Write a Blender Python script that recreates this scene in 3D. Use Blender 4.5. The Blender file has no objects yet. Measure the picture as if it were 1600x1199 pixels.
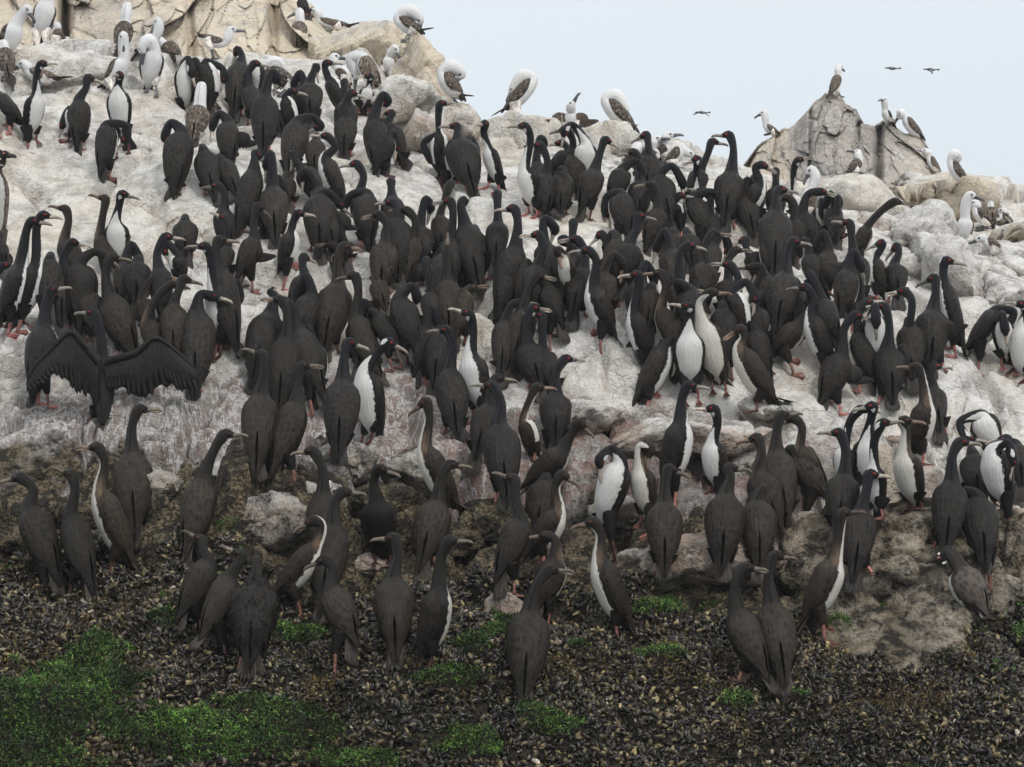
import bpy, math
import numpy as np
from mathutils import Vector
from mathutils.bvhtree import BVHTree

# ------------------------------------------------------------------ camera, sky, sun, exposure
scene = bpy.context.scene
FPX = 4500.0                       # focal length in pixels of a 1600 px wide frame
PITCH = math.atan((950 - 599.5) / FPX)
CAM = np.array([0.0, 0.0, 2.2])
cd = bpy.data.cameras.new("camera"); cam = bpy.data.objects.new("camera", cd)
scene.collection.objects.link(cam)
cd.sensor_width = 36.0; cd.lens = 36.0 * FPX / 1600.0
cd.clip_start = 0.1; cd.clip_end = 5000
cam.location = CAM.tolist(); cam.rotation_euler = (math.pi / 2 + PITCH, 0, 0)
scene.camera = cam

SUN_EL, SUN_AZ = math.radians(43), math.radians(150)   # high and behind the camera, a little to the right
SUN_AZ_V = math.radians(-30)
world = bpy.data.worlds.new("World"); scene.world = world; world.use_nodes = True
wt = world.node_tree; wt.nodes.clear()
wo = wt.nodes.new("ShaderNodeOutputWorld")
sky = wt.nodes.new("ShaderNodeTexSky"); sky.sky_type = 'NISHITA'; sky.sun_disc = False
sky.sun_elevation = SUN_EL; sky.sun_rotation = SUN_AZ; sky.dust_density = 4.0; sky.air_density = 1.2
b1 = wt.nodes.new("ShaderNodeBackground"); b1.inputs[1].default_value = 0.10
wt.links.new(sky.outputs[0], b1.inputs[0])
# thin even overcast: brighter overhead than at the horizon
tc = wt.nodes.new("ShaderNodeTexCoord"); sx = wt.nodes.new("ShaderNodeSeparateXYZ")
wt.links.new(tc.outputs['Generated'], sx.inputs[0])
rp = wt.nodes.new("ShaderNodeValToRGB")
rp.color_ramp.elements[0].position = 0.0; rp.color_ramp.elements[0].color = (0.89, 0.93, 0.95, 1)
rp.color_ramp.elements[1].position = 0.9; rp.color_ramp.elements[1].color = (1.25, 1.28, 1.30, 1)
e = rp.color_ramp.elements.new(0.15); e.color = (0.825, 0.90, 0.962, 1)
wt.links.new(sx.outputs[2], rp.inputs[0])
nz = wt.nodes.new("ShaderNodeTexNoise"); nz.inputs['Scale'].default_value = 3.0; nz.inputs['Detail'].default_value = 4.0
mp = wt.nodes.new("ShaderNodeMapping"); mp.inputs['Scale'].default_value = (1, 1, 5)
wt.links.new(tc.outputs['Generated'], mp.inputs[0]); wt.links.new(mp.outputs[0], nz.inputs[0])
mr = wt.nodes.new("ShaderNodeMapRange"); mr.inputs[3].default_value = 0.97; mr.inputs[4].default_value = 1.05
wt.links.new(nz.outputs[0], mr.inputs[0])
b2 = wt.nodes.new("ShaderNodeBackground")
wt.links.new(rp.outputs[0], b2.inputs[0]); wt.links.new(mr.outputs[0], b2.inputs[1])
mx = wt.nodes.new("ShaderNodeMixShader"); mx.inputs[0].default_value = 0.9
wt.links.new(b1.outputs[0], mx.inputs[1]); wt.links.new(b2.outputs[0], mx.inputs[2])
wt.links.new(mx.outputs[0], wo.inputs[0])

sl = bpy.data.lights.new("sun", 'SUN'); sl.energy = 1.5; sl.angle = math.radians(12); sl.color = (1, 0.97, 0.93)
so = bpy.data.objects.new("sun", sl); scene.collection.objects.link(so)
so.rotation_euler = (math.pi / 2 - SUN_EL, 0, -SUN_AZ_V)
scene.view_settings.view_transform = 'Standard'; scene.view_settings.look = 'None'
scene.view_settings.exposure = 0.0; scene.view_settings.gamma = 1.0

rng = np.random.default_rng(7)

# ------------------------------------------------------------------ helpers
CT, ST = math.cos(PITCH), math.sin(PITCH)
def pt(px, py, Y):
    """the point at distance Y (along +Y) seen at photograph pixel px, py"""
    cx = (px - 800.0) / FPX; cy = -(py - 599.5) / FPX
    dy = CT - cy * ST; dz = ST + cy * CT
    k = Y / dy
    return CAM + np.array([cx * k, Y, dz * k])
def unit(v):
    v = np.asarray(v, float); return v / (np.linalg.norm(v) + 1e-9)

def link(me, name, mat, label=None, cat=None, group=None, kind=None, loc=None):
    o = bpy.data.objects.new(name, me); scene.collection.objects.link(o)
    if mat: me.materials.append(mat)
    if loc is not None: o.location = [float(c) for c in loc]
    if label: o["label"] = label
    if cat: o["category"] = cat
    if group: o["group"] = group
    if kind: o["kind"] = kind
    return o

def mesh_from(name, V, Q=None, T=None, attrs=None, smooth=True):
    V = np.asarray(V, np.float32)
    me = bpy.data.meshes.new(name)
    Q = np.zeros((0, 4), np.int32) if Q is None else np.asarray(Q, np.int32).reshape(-1, 4)
    T = np.zeros((0, 3), np.int32) if T is None else np.asarray(T, np.int32).reshape(-1, 3)
    me.vertices.add(len(V)); me.vertices.foreach_set("co", V.ravel())
    loops = np.concatenate([Q.ravel(), T.ravel()])
    starts = np.concatenate([np.arange(len(Q)) * 4, len(Q) * 4 + np.arange(len(T)) * 3]).astype(np.int32)
    me.loops.add(len(loops)); me.loops.foreach_set("vertex_index", loops.astype(np.int32))
    me.polygons.add(len(starts)); me.polygons.foreach_set("loop_start", starts)
    me.polygons.foreach_set("use_smooth", np.full(len(starts), smooth))
    for k, a in (attrs or {}).items():
        a = np.asarray(a, np.float32)
        if a.ndim == 1:
            at = me.attributes.new(k, 'FLOAT', 'POINT'); at.data.foreach_set("value", a)
        elif a.shape[1] == 3:
            at = me.attributes.new(k, 'FLOAT_VECTOR', 'POINT'); at.data.foreach_set("vector", a.ravel())
        else:
            at = me.attributes.new(k, 'FLOAT_COLOR', 'POINT'); at.data.foreach_set("color", a.ravel())
    me.update(calc_edges=True); me.validate()
    return me

# hashing noise, 3-D
def _h(ix, iy, iz, s):
    n = (ix.astype(np.int64) * 374761393 + iy.astype(np.int64) * 668265263 + iz.astype(np.int64) * 2147483647 + s * 974634777) & 0xffffffff
    n = ((n ^ (n >> 13)) * 1274126177) & 0xffffffff
    n = (n ^ (n >> 16)) & 0xffffffff
    return n.astype(np.float64) / 4294967296.0
def vnoise(p, s=0):
    i = np.floor(p).astype(np.int64); f = p - i; f = f * f * (3 - 2 * f)
    r = 0
    for a in (0, 1):
        wa = f[:, 0] if a else 1 - f[:, 0]
        for b in (0, 1):
            wb = f[:, 1] if b else 1 - f[:, 1]
            for c in (0, 1):
                wc = f[:, 2] if c else 1 - f[:, 2]
                r = r + wa * wb * wc * _h(i[:, 0] + a, i[:, 1] + b, i[:, 2] + c, s)
    return r * 2 - 1
def fbm(p, oct=4, s=0, gain=0.5):
    r = 0; a = 1.0; t = 0
    for k in range(oct):
        r = r + a * vnoise(p * (2.03 ** k) + 17.3 * k, s + k); t += a; a *= gain
    return r / t
def worley(p, s=0, dims=3):
    i = np.floor(p).astype(np.int64); f1 = np.full(len(p), 9.0); f2 = np.full(len(p), 9.0); cid = np.zeros(len(p))
    for a in (-1, 0, 1):
        for b in (-1, 0, 1):
            for c in ((-1, 0, 1) if dims == 3 else (0,)):
                j = i + np.array([a, b, c])
                q = np.stack([j[:, 0] + _h(j[:, 0], j[:, 1], j[:, 2], s), j[:, 1] + _h(j[:, 0], j[:, 1], j[:, 2], s + 1),
                              j[:, 2] + (_h(j[:, 0], j[:, 1], j[:, 2], s + 2) if dims == 3 else 0)], 1)
                pp = p.copy()
                if dims == 2: pp[:, 2] = j[:, 2]
                d = np.sqrt(((pp - q) ** 2).sum(1)); m = d < f1
                f2 = np.where(m, f1, np.minimum(f2, d)); cid = np.where(m, _h(j[:, 0], j[:, 1], j[:, 2], s + 5), cid)
                f1 = np.where(m, d, f1)
    return f1, f2, cid
def sstep(a, b, x):
    t = np.clip((x - a) / (b - a), 0, 1); return t * t * (3 - 2 * t)

# ------------------------------------------------------------------ materials
class NT:
    def __init__(s, name):
        s.m = bpy.data.materials.new(name); s.m.use_nodes = True; s.t = s.m.node_tree
        s.b = s.t.nodes["Principled BSDF"]
    def n(s, typ, **kw):
        nd = s.t.nodes.new(typ)
        for k, v in kw.items(): setattr(nd, k, v)
        return nd
    def l(s, a, b): s.t.links.new(a, b)
    def attr(s, name): return s.n("ShaderNodeAttribute", attribute_name=name)
    def noise(s, vec, scale, detail=6, rough=0.55):
        q = s.n("ShaderNodeTexNoise"); q.inputs['Scale'].default_value = scale; q.inputs['Detail'].default_value = detail
        q.inputs['Roughness'].default_value = rough
        if vec is not None: s.l(vec, q.inputs['Vector'])
        return q.outputs[0]
    def mapv(s, vec, sc):
        q = s.n("ShaderNodeMapping"); q.inputs['Scale'].default_value = sc; s.l(vec, q.inputs[0]); return q.outputs[0]
    def math(s, op, a, b=None, c=None, clamp=False):
        q = s.n("ShaderNodeMath", operation=op, use_clamp=clamp)
        for i, v in enumerate((a, b, c)):
            if v is None: continue
            if isinstance(v, (int, float)): q.inputs[i].default_value = v
            else: s.l(v, q.inputs[i])
        return q.outputs[0]
    def ss(s, x, a, b, o0=0.0, o1=1.0):
        q = s.n("ShaderNodeMapRange", interpolation_type='SMOOTHSTEP')
        s.l(x, q.inputs[0]); q.inputs[1].default_value = a; q.inputs[2].default_value = b
        q.inputs[3].default_value = o0; q.inputs[4].default_value = o1
        return q.outputs[0]
    def mix(s, f, a, b, mode='MIX'):
        q = s.n("ShaderNodeMix", data_type='RGBA', blend_type=mode)
        for sock, v in ((q.inputs[0], f), (q.inputs[6], a), (q.inputs[7], b)):
            if isinstance(v, (int, float)): sock.default_value = v
            elif isinstance(v, tuple): sock.default_value = v + (1,)
            else: s.l(v, sock)
        return q.outputs[2]
    def bump(s, h, dist, strength=1.0, nrm=None):
        q = s.n("ShaderNodeBump"); q.inputs['Distance'].default_value = dist; q.inputs['Strength'].default_value = strength
        s.l(h, q.inputs['Height'])
        if nrm is not None: s.l(nrm, q.inputs['Normal'])
        return q.outputs[0]

def rock_material():
    N = NT("rock"); geo = N.n("ShaderNodeNewGeometry"); P = geo.outputs['Position']
    z = N.attr("zone"); sp = N.n("ShaderNodeSeparateColor"); N.l(z.outputs['Color'], sp.inputs[0])
    W, G, D = sp.outputs[0], sp.outputs[1], sp.outputs[2]
    red = N.attr("red").outputs['Fac']; tan = N.attr("tan").outputs['Fac']; drip = N.attr("drip").outputs['Fac']
    n1 = N.noise(P, 1.6, 8, 0.6); n2 = N.noise(P, 9.0, 8, 0.65); n3 = N.noise(P, 45.0, 5, 0.6)
    nn = N.math('ADD', N.math('MULTIPLY', n1, 0.45), N.math('ADD', N.math('MULTIPLY', n2, 0.35), N.math('MULTIPLY', n3, 0.2)))
    base = N.mix(N.ss(nn, 0.34, 0.66), (0.17, 0.155, 0.14), (0.50, 0.465, 0.43))
    n4 = N.noise(N.mapv(P, (1, 1, 1.7)), 3.3, 7, 0.6)
    base = N.mix(N.math('MULTIPLY', red, N.ss(n4, 0.36, 0.60)), base, N.mix(n2, (0.11, 0.065, 0.05), (0.42, 0.27, 0.23)))
    n5 = N.noise(P, 2.1, 7, 0.62)
    base = N.mix(N.math('MULTIPLY', tan, N.ss(n5, 0.28, 0.52), clamp=True), base, N.mix(n2, (0.62, 0.50, 0.36), (0.93, 0.83, 0.66)))
    # cracks
    vc = N.n("ShaderNodeTexVoronoi", feature='DISTANCE_TO_EDGE'); vc.inputs['Scale'].default_value = 2.3
    wv = N.n("ShaderNodeVectorMath", operation='ADD'); nvx = N.n("ShaderNodeTexNoise"); nvx.inputs['Scale'].default_value = 2.5; nvx.inputs['Detail'].default_value = 5
    N.l(P, nvx.inputs['Vector']); N.l(P, wv.inputs[0]); N.l(nvx.outputs[1], wv.inputs[1]); N.l(wv.outputs[0], vc.inputs['Vector'])
    crack = N.ss(vc.outputs[0], 0.0, 0.025)
    base = N.mix(N.math('MULTIPLY', N.math('SUBTRACT', 1.0, crack), N.ss(n1, 0.50, 0.62, 0.0, 0.5)), base, (0.10, 0.085, 0.075))
    # guano wash, mottled
    gw = N.ss(N.math('ADD', W, N.math('MULTIPLY', N.math('SUBTRACT', nn, 0.5), 2.3)), 0.30, 0.80)
    gu = N.mix(N.ss(N.noise(P, 5.5, 9, 0.68), 0.33, 0.62), (0.40, 0.375, 0.345), (0.93, 0.905, 0.862))
    gu = N.mix(N.ss(n3, 0.3, 0.75, 0.0, 0.35), gu, (0.42, 0.38, 0.33))
    gu = N.mix(N.math('MULTIPLY', N.ss(N.noise(P, 0.9, 5, 0.6), 0.46, 0.66), 0.42), gu, (0.76, 0.65, 0.50))
    col = N.mix(gw, base, gu)
    # guano running down the faces
    dv = N.mapv(P, (9, 9, 1.1)); dn = N.noise(dv, 1.6, 4, 0.6)
    dr = N.math('MULTIPLY', N.ss(N.math('ABSOLUTE', N.math('SUBTRACT', dn, 0.5)), 0.045, 0.0), drip)
    dn2 = N.noise(N.mapv(P, (5, 5, 1.6)), 2.2, 6, 0.7)
    dr2 = N.math('MULTIPLY', N.ss(dn2, 0.52, 0.66), N.math('MULTIPLY', drip, 0.7))
    col = N.mix(N.math('MAXIMUM', dr, dr2), col, (0.62, 0.60, 0.59))
    # barnacle and algal crust
    gc = N.ss(N.math('ADD', G, N.math('MULTIPLY', N.math('SUBTRACT', nn, 0.5), 2.8)), 0.32, 0.72)
    cr = N.mix(N.ss(n3, 0.35, 0.65), (0.040, 0.032, 0.022), (0.24, 0.19, 0.115))
    cr = N.mix(N.ss(N.noise(P, 60, 4, 0.7), 0.55, 0.72, 0, 0.7), cr, (0.36, 0.31, 0.22))
    cr = N.mix(N.ss(n2, 0.44, 0.56, 0.0, 0.9), cr, (0.022, 0.019, 0.015))
    col = N.mix(gc, col, cr)
    dc = N.ss(N.math('ADD', D, N.math('MULTIPLY', N.math('SUBTRACT', nn, 0.5), 2.0)), 0.35, 0.65)
    col = N.mix(dc, col, N.mix(N.ss(n3, 0.4, 0.62), (0.008, 0.007, 0.006), (0.055, 0.047, 0.03)))
    N.l(col, N.b.inputs['Base Color']); N.b.inputs['Roughness'].default_value = 0.85
    N.b.inputs['Specular IOR Level'].default_value = 0.25
    vo = N.n("ShaderNodeTexVoronoi"); vo.inputs['Scale'].default_value = 38; N.l(P, vo.inputs['Vector'])
    cb = N.math('MULTIPLY', N.math('SUBTRACT', 1.0, vo.outputs[0]), N.math('MAXIMUM', gc, dc))
    h = N.math('ADD', N.math('MULTIPLY', n2, 0.5), N.math('ADD', N.math('MULTIPLY', n3, 0.35), N.math('MULTIPLY', cb, 0.35)))
    h = N.math('ADD', h, N.math('MULTIPLY', crack, 0.10))
    N.l(N.bump(h, 0.10, 1.0), N.b.inputs['Normal'])
    return N.m

def bird_material():
    N = NT("plumage")
    c1 = N.attr("col").outputs['Color']; c2 = N.attr("col2").outputs['Color']; wf = N.attr("wf").outputs['Fac']
    fc = N.attr("fc").outputs['Vector']; wg = N.attr("wg").outputs['Fac']; gl = N.attr("gl").outputs['Fac']
    na = N.noise(N.mapv(fc, (9, 120, 9)), 1.0, 4, 0.65)          # barbs running along the body
    nb = N.noise(fc, 14, 4, 0.6)
    nw = N.noise(N.mapv(fc, (40, 60, 9)), 1.0, 3, 0.5)
    vo = N.n("ShaderNodeTexVoronoi"); vo.inputs['Scale'].default_value = 1.0; vo.inputs['Randomness'].default_value = 0.7
    N.l(N.mapv(fc, (26, 40, 3)), vo.inputs['Vector'])
    mot = N.math('ADD', N.math('MULTIPLY', na, 0.6), N.math('MULTIPLY', nb, 0.4))
    c = N.mix(N.ss(mot, 0.3, 0.7), N.mix(1.0, c1, (0.35, 0.36, 0.38), 'MULTIPLY'), N.mix(1.0, c1, (2.2, 2.0, 1.8), 'MULTIPLY'))
    # feather edges on the wings; wg > 1 : white flecked wing
    ed = N.ss(vo.outputs[0], 0.30, 0.62)
    c = N.mix(N.math('MULTIPLY', ed, N.math('MULTIPLY', wg, 0.75), clamp=True), c, N.mix(1.0, c1, (3.2, 3.0, 2.7), 'MULTIPLY'))
    fl = N.math('MULTIPLY', N.ss(nw, 0.57, 0.66), N.math('SUBTRACT', wg, 1.0, clamp=True))
    c = N.mix(N.math('MULTIPLY', fl, 0.8), c, (0.42, 0.39, 0.35))
    wm = N.ss(N.math('ADD', wf, N.math('MULTIPLY', N.math('SUBTRACT', nw, 0.5), 0.55)), -0.05, 0.07)
    c2 = N.mix(N.ss(nb, 0.50, 0.75, 0.0, 0.45), c2, N.mix(1.0, c2, (0.72, 0.66, 0.58), 'MULTIPLY'))
    c2v = N.mix(N.ss(mot, 0.3, 0.75), N.mix(1.0, c2, (0.86, 0.85, 0.84), 'MULTIPLY'), c2)
    c = N.mix(wm, c, c2v)
    N.l(c, N.b.inputs['Base Color'])
    N.l(N.math('SUBTRACT', N.ss(nb, 0.3, 0.7, 0.42, 0.62), N.math('MULTIPLY', gl, 0.3)), N.b.inputs['Roughness'])
    N.b.inputs['Specular IOR Level'].default_value = 0.22
    h = N.math('ADD', mot, N.math('MULTIPLY', N.math('MULTIPLY', vo.outputs[0], -0.28), wg))
    N.l(N.bump(h, 0.020, 0.9), N.b.inputs['Normal'])
    return N.m

def simple_attr_material(name, rough, spec, noise_scale=60, lo=0.6, hi=1.4, coat=0):
    N = NT(name); c1 = N.attr("col").outputs['Color']; geo = N.n("ShaderNodeNewGeometry")
    n = N.noise(geo.outputs['Position'], noise_scale, 3)
    c = N.mix(N.ss(n, 0.3, 0.7), N.mix(1.0, c1, (lo, lo, lo), 'MULTIPLY'), N.mix(1.0, c1, (hi, hi, hi), 'MULTIPLY'))
    N.l(c, N.b.inputs['Base Color']); N.b.inputs['Roughness'].default_value = rough
    N.b.inputs['Specular IOR Level'].default_value = spec
    return N.m

MROCK = rock_material(); MBIRD = bird_material()
MSHELL = simple_attr_material("mussel_shell", 0.30, 0.45, 90)
MALGAE = simple_attr_material("seaweed", 0.5, 0.4, 30)

# ------------------------------------------------------------------ the island: one height field
# for five directions across the view: (photograph row, distance) of the rock surface
PROF = [
 (-80, [(1290,15.75),(1199,15.95),(1080,16.4),(900,17.5),(760,18.3),(640,19.1),(520,20.1),(380,21.4),(250,22.8),(165,24.0),(118,25.6),(104,27.5)]),
 (230, [(1290,15.75),(1199,15.95),(1080,16.4),(900,17.5),(760,18.3),(640,19.1),(520,20.1),(380,21.4),(250,22.8),(165,24.0),(120,25.6),(108,27.5)]),
 (560, [(1290,15.75),(1199,15.95),(1080,16.4),(900,17.5),(760,18.4),(640,19.2),(520,20.1),(400,21.2),(280,22.6),(190,24.0),(130,25.4),(105,27.0)]),
 (700, [(1290,15.75),(1199,15.95),(1080,16.4),(900,17.55),(760,18.45),(640,19.2),(520,20.1),(400,21.2),(300,22.5),(255,23.4),(235,24.2)]),
 (820, [(1290,15.75),(1199,15.95),(1080,16.4),(900,17.6),(760,18.5),(640,19.2),(520,20.1),(400,21.2),(300,22.5),(250,23.6),(232,25.0)]),
 (1090,[(1290,15.75),(1199,15.95),(1080,16.4),(900,17.7),(760,18.6),(640,19.3),(520,20.2),(400,21.4),(320,22.5),(285,23.8),(272,25.5)]),
 (1300,[(1290,15.8),(1199,16.0),(1080,16.5),(940,17.4),(800,18.3),(650,19.3),(520,20.4),(420,21.6),(350,23.2),(320,26.0),(300,31.0)]),
 (1500,[(1290,15.8),(1199,16.0),(1080,16.5),(960,17.3),(820,18.3),(670,19.4),(560,20.4),(480,21.7),(420,23.6),(370,27.0),(300,33.0)]),
 (1700,[(1290,15.8),(1199,16.0),(1080,16.5),(960,17.3),(820,18.3),(670,19.4),(580,20.4),(500,21.8),(430,23.8),(370,27.0),(312,33.0)]),
]
YG = np.concatenate([np.linspace(13.0, 15.4, 30)[:-1], np.linspace(15.4, 20.5, 560)[:-1], np.linspace(20.5, 27, 360)[:-1], np.linspace(27, 60, 120)])
UG = np.linspace(-0.206, 0.206, 860)
yy = np.linspace(12, 62, 1001)
cols = []
for px, pr in PROF:
    Y = [p[1] for p in pr]; Z = [pt(px, p[0], p[1])[2] for p in pr]
    Y = [12.0, 14.8] + Y + [Y[-1] + 3.0, Y[-1] + 9, 62]; Z = [-1.8, -1.3] + Z + [Z[-1] - 0.7, Z[-1] - 3.5, -1.6]
    z = np.interp(yy, Y, Z)
    k = np.exp(-0.5 * (np.arange(-12, 13) / 5.0) ** 2); k /= k.sum()
    cols.append(np.convolve(np.pad(z, 12, mode='edge'), k, 'valid'))
cols = np.array(cols); ucol = np.array([(p[0] - 800) / FPX for p in PROF])
def base_z(u, Y):
    iy = np.clip((Y - yy[0]) / (yy[1] - yy[0]), 0, len(yy) - 1.001); j = iy.astype(int); fy = iy - j
    iu = np.interp(u, ucol, np.arange(len(ucol))); i = np.minimum(iu.astype(int), len(ucol) - 2); fu = iu - i; fu = fu * fu * (3 - 2 * fu)
    c = lambda a, b: cols[a, b]
    return (c(i, j) * (1 - fy) + c(i, j + 1) * fy) * (1 - fu) + (c(i + 1, j) * (1 - fy) + c(i + 1, j + 1) * fy) * fu
def zones(x, Y, z):
    """how high on the shore: returns row-like shore coordinate used for every band of growth"""
    s = np.interp(Y, [15.0, 15.7, 16.4, 17.5, 18.4, 19.2, 20.1, 21.3, 24], [1290, 1199, 1080, 900, 760, 640, 520, 400, 230])
    return s
DOMES = [(0.62 - 4.6, 24.2, 1.0, 0.20), (-2.95, 24.0, 0.75, 0.18), (-4.2, 22.6, 1.1, 0.22), (-2.5, 21.9, 0.6, 0.20), 
         (0.75, 19.7, 0.6, 0.16), (2.7, 20.0, 0.7, 0.12), (-3.3, 19.3, 0.8, 0.12), (2.55, 18.3, 0.7, 0.25), (2.9, 17.6, 0.8, 0.22), (1.15, 17.7, 0.45, 0.14),
         (-1.55, 17.9, 0.5, 0.20), (-0.1, 18.0, 0.35, 0.16), (-3.4, 16.2, 0.9, 0.20)]
def surf(x, Y):
    shp = x.shape; x = x.ravel(); Y = Y.ravel(); u = x / Y
    z = base_z(u, Y); s = zones(x, Y, z)
    p = np.stack([x, Y, np.zeros_like(x)], 1)
    for dx, dy, r, h in DOMES:
        d = ((x - dx) ** 2 + (Y - dy) ** 2) / r ** 2; z = z + h * np.exp(-d * 1.6)
    z = z + 0.16 * fbm(p * 0.55, 3, 3) + 0.07 * fbm(p * 1.7, 3, 9)
    # rounded weathered slabs above, broken boulders in the middle
    wp = p + 0.25 * np.stack([fbm(p * 1.2, 2, 31), fbm(p * 1.2, 2, 35), np.zeros_like(x)], 1)
    f1, f2, cid = worley(wp * np.array([0.8, 1.0, 1]), 11, 2)
    z = z + (1 - sstep(560, 640, s)) * (0.17 * sstep(0.0, 0.13, f2 - f1) + 0.17 * (cid - 0.5))
    rub = sstep(590, 690, s) * (1 - sstep(890, 990, s))
    g1, g2, gid = worley(wp * np.array([2.1, 2.6, 1]), 41, 2)
    z = z + rub * (0.24 * sstep(0.02, 0.36, g2 - g1) + 0.20 * (gid - 0.5) - 0.15)
    k1, k2, kid = worley(wp * 5.5, 61, 2)
    z = z + rub * 0.045 * sstep(0.0, 0.4, k2 - k1) * fbm(p * 1.5, 2, 77).clip(0, 1) * 2
    low = sstep(860, 1000, s)
    l1, l2, lid = worley(wp * np.array([1.6, 2.0, 1]), 91, 2)
    z = z + low * (0.20 * (0.8 - l1) + 0.12 * (lid - .5) + 0.09 * fbm(p * 4, 3, 55))
    cn = fbm(wp * np.array([1.1, 1.9, 1]), 4, 131, .6); z = z - 0.17 * np.exp(-(cn / .030) ** 2) * sstep(-.2, .3, fbm(p * .8, 2, 135))
    cn = fbm(wp * np.array([2.6, 3.6, 1]), 3, 141, .6); z = z - 0.075 * np.exp(-(cn / .045) ** 2) * sstep(-.1, .3, fbm(p * 1.1, 2, 145))
    # ribs running down the rock at the lower right
    rb = sstep(1.3, 2.0, x) * sstep(690, 780, s) * (1 - sstep(960, 1040, s))
    q = np.stack([x * .80 + Y * .60, -x * .60 + Y * .80, 0 * x], 1) * np.array([1.0, 4.2, 1])
    z = z + rb * (0.10 * (1 - 2 * np.abs(fbm(q * .9, 3, 151, .55))) - .03)
    z = z + 0.020 * fbm(p * 7, 4, 21, 0.6) + (0.25 + 0.75 * np.maximum(rub, low)) * 0.016 * fbm(p * 22, 3, 25, 0.7)
    return z.reshape(shp)
UU, YY = np.meshgrid(UG, YG); XX = UU * YY
ZZ = surf(XX, YY)
def ground(x, Y):
    u = np.clip(x / Y, UG[0], UG[-1] - 1e-6)
    iu = (u - UG[0]) / (UG[1] - UG[0]); i = min(int(iu), len(UG) - 2); fu = iu - i
    iy = float(np.interp(Y, YG, np.arange(len(YG)))); j = min(int(iy), len(YG) - 2); fy = iy - j
    return float((ZZ[j, i] * (1 - fu) + ZZ[j, i + 1] * fu) * (1 - fy) + (ZZ[j + 1, i] * (1 - fu) + ZZ[j + 1, i + 1] * fu) * fy)

ymid = lambda n: None
def zone_attrs(x, Y, z, shift=None):
    s = zones(x, Y, z); p = np.stack([x, Y, z], 1)
    w = fbm(p * 0.9, 3, 101) * 70 + fbm(p * 3, 3, 107) * 60
    s = s + w; u = x / Y; c = 800 + u * FPX
    enc0 = np.interp(c, [0, 250, 450, 700, 1000, 1250, 1600], [735, 765, 775, 760, 790, 800, 880])
    mus0 = np.interp(c, [0, 250, 450, 800, 1000, 1250, 1420, 1600], [850, 890, 905, 900, 960, 985, 1030, 970])
    white = 1 - sstep(-60, 60, s - np.interp(c, [0, 400, 900, 1250, 1600], [590, 625, 635, 700, 760]))
    white = white * 0.95 + 0.06
    red = sstep(560, 650, s) * (1 - sstep(880, 980, s)) * np.interp(c, [0, 500, 800, 1200, 1400], [0.20, 0.40, 0.85, 0.8, 0.5]) + 0.10
    enc = sstep(-70, 60, s - enc0); enc = enc * np.interp(c, [1100, 1300], [1.0, 0.62]); white = white + .36 * sstep(1150, 1300, c) * sstep(700, 760, s) * (1 - sstep(880, 960, s))
    dark = sstep(-25, 30, s - mus0)
    tan = 0.9 * sstep(23.0, 26.0, Y) + .5 * sstep(720, 800, s) * sstep(1150, 1300, c)
    white = white - 0.30 * sstep(23.5, 26.0, Y)
    drip = 1.3 * sstep(570, 640, s) * (1 - sstep(760, 850, s)) * np.interp(c, [0, 500, 900, 1600], [1, 0.9, 0.4, 0.35]) + .35 * (1 - sstep(560, 640, s)) * sstep(.0, .35, fbm(p * .7, 2, 161))
    return dict(zone=np.stack([white, enc, dark, np.ones_like(dark)], 1), red=red, tan=tan, drip=drip), dark

ny, nx = XX.shape
idx = np.arange(ny * nx).reshape(ny, nx)
Qt = np.stack([idx[:-1, :-1], idx[:-1, 1:], idx[1:, 1:], idx[1:, :-1]], -1).reshape(-1, 4)
Vt = np.stack([XX, YY, ZZ], -1).reshape(-1, 3)
at, darkv = zone_attrs(Vt[:, 0], Vt[:, 1], Vt[:, 2])
tme = mesh_from("rocky_shore", Vt, Qt, None, at)
link(tme, "rocky_shore", MROCK, kind='structure')
# sea round the island
Ns = NT("sea_water"); Ns.b.inputs['Base Color'].default_value = (0.02, 0.05, 0.06, 1); Ns.b.inputs['Roughness'].default_value = 0.12
gp = Ns.n("ShaderNodeNewGeometry"); Ns.l(Ns.bump(Ns.noise(gp.outputs['Position'], 1.2, 6), 0.3), Ns.b.inputs['Normal'])
R_ = 2500.0
link(mesh_from("sea", [(-R_, -R_, -1.0), (R_, -R_, -1.0), (R_, R_, -1.0), (-R_, R_, -1.0)], [(0, 1, 2, 3)], smooth=False), "sea", Ns.m, kind='structure')
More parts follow.
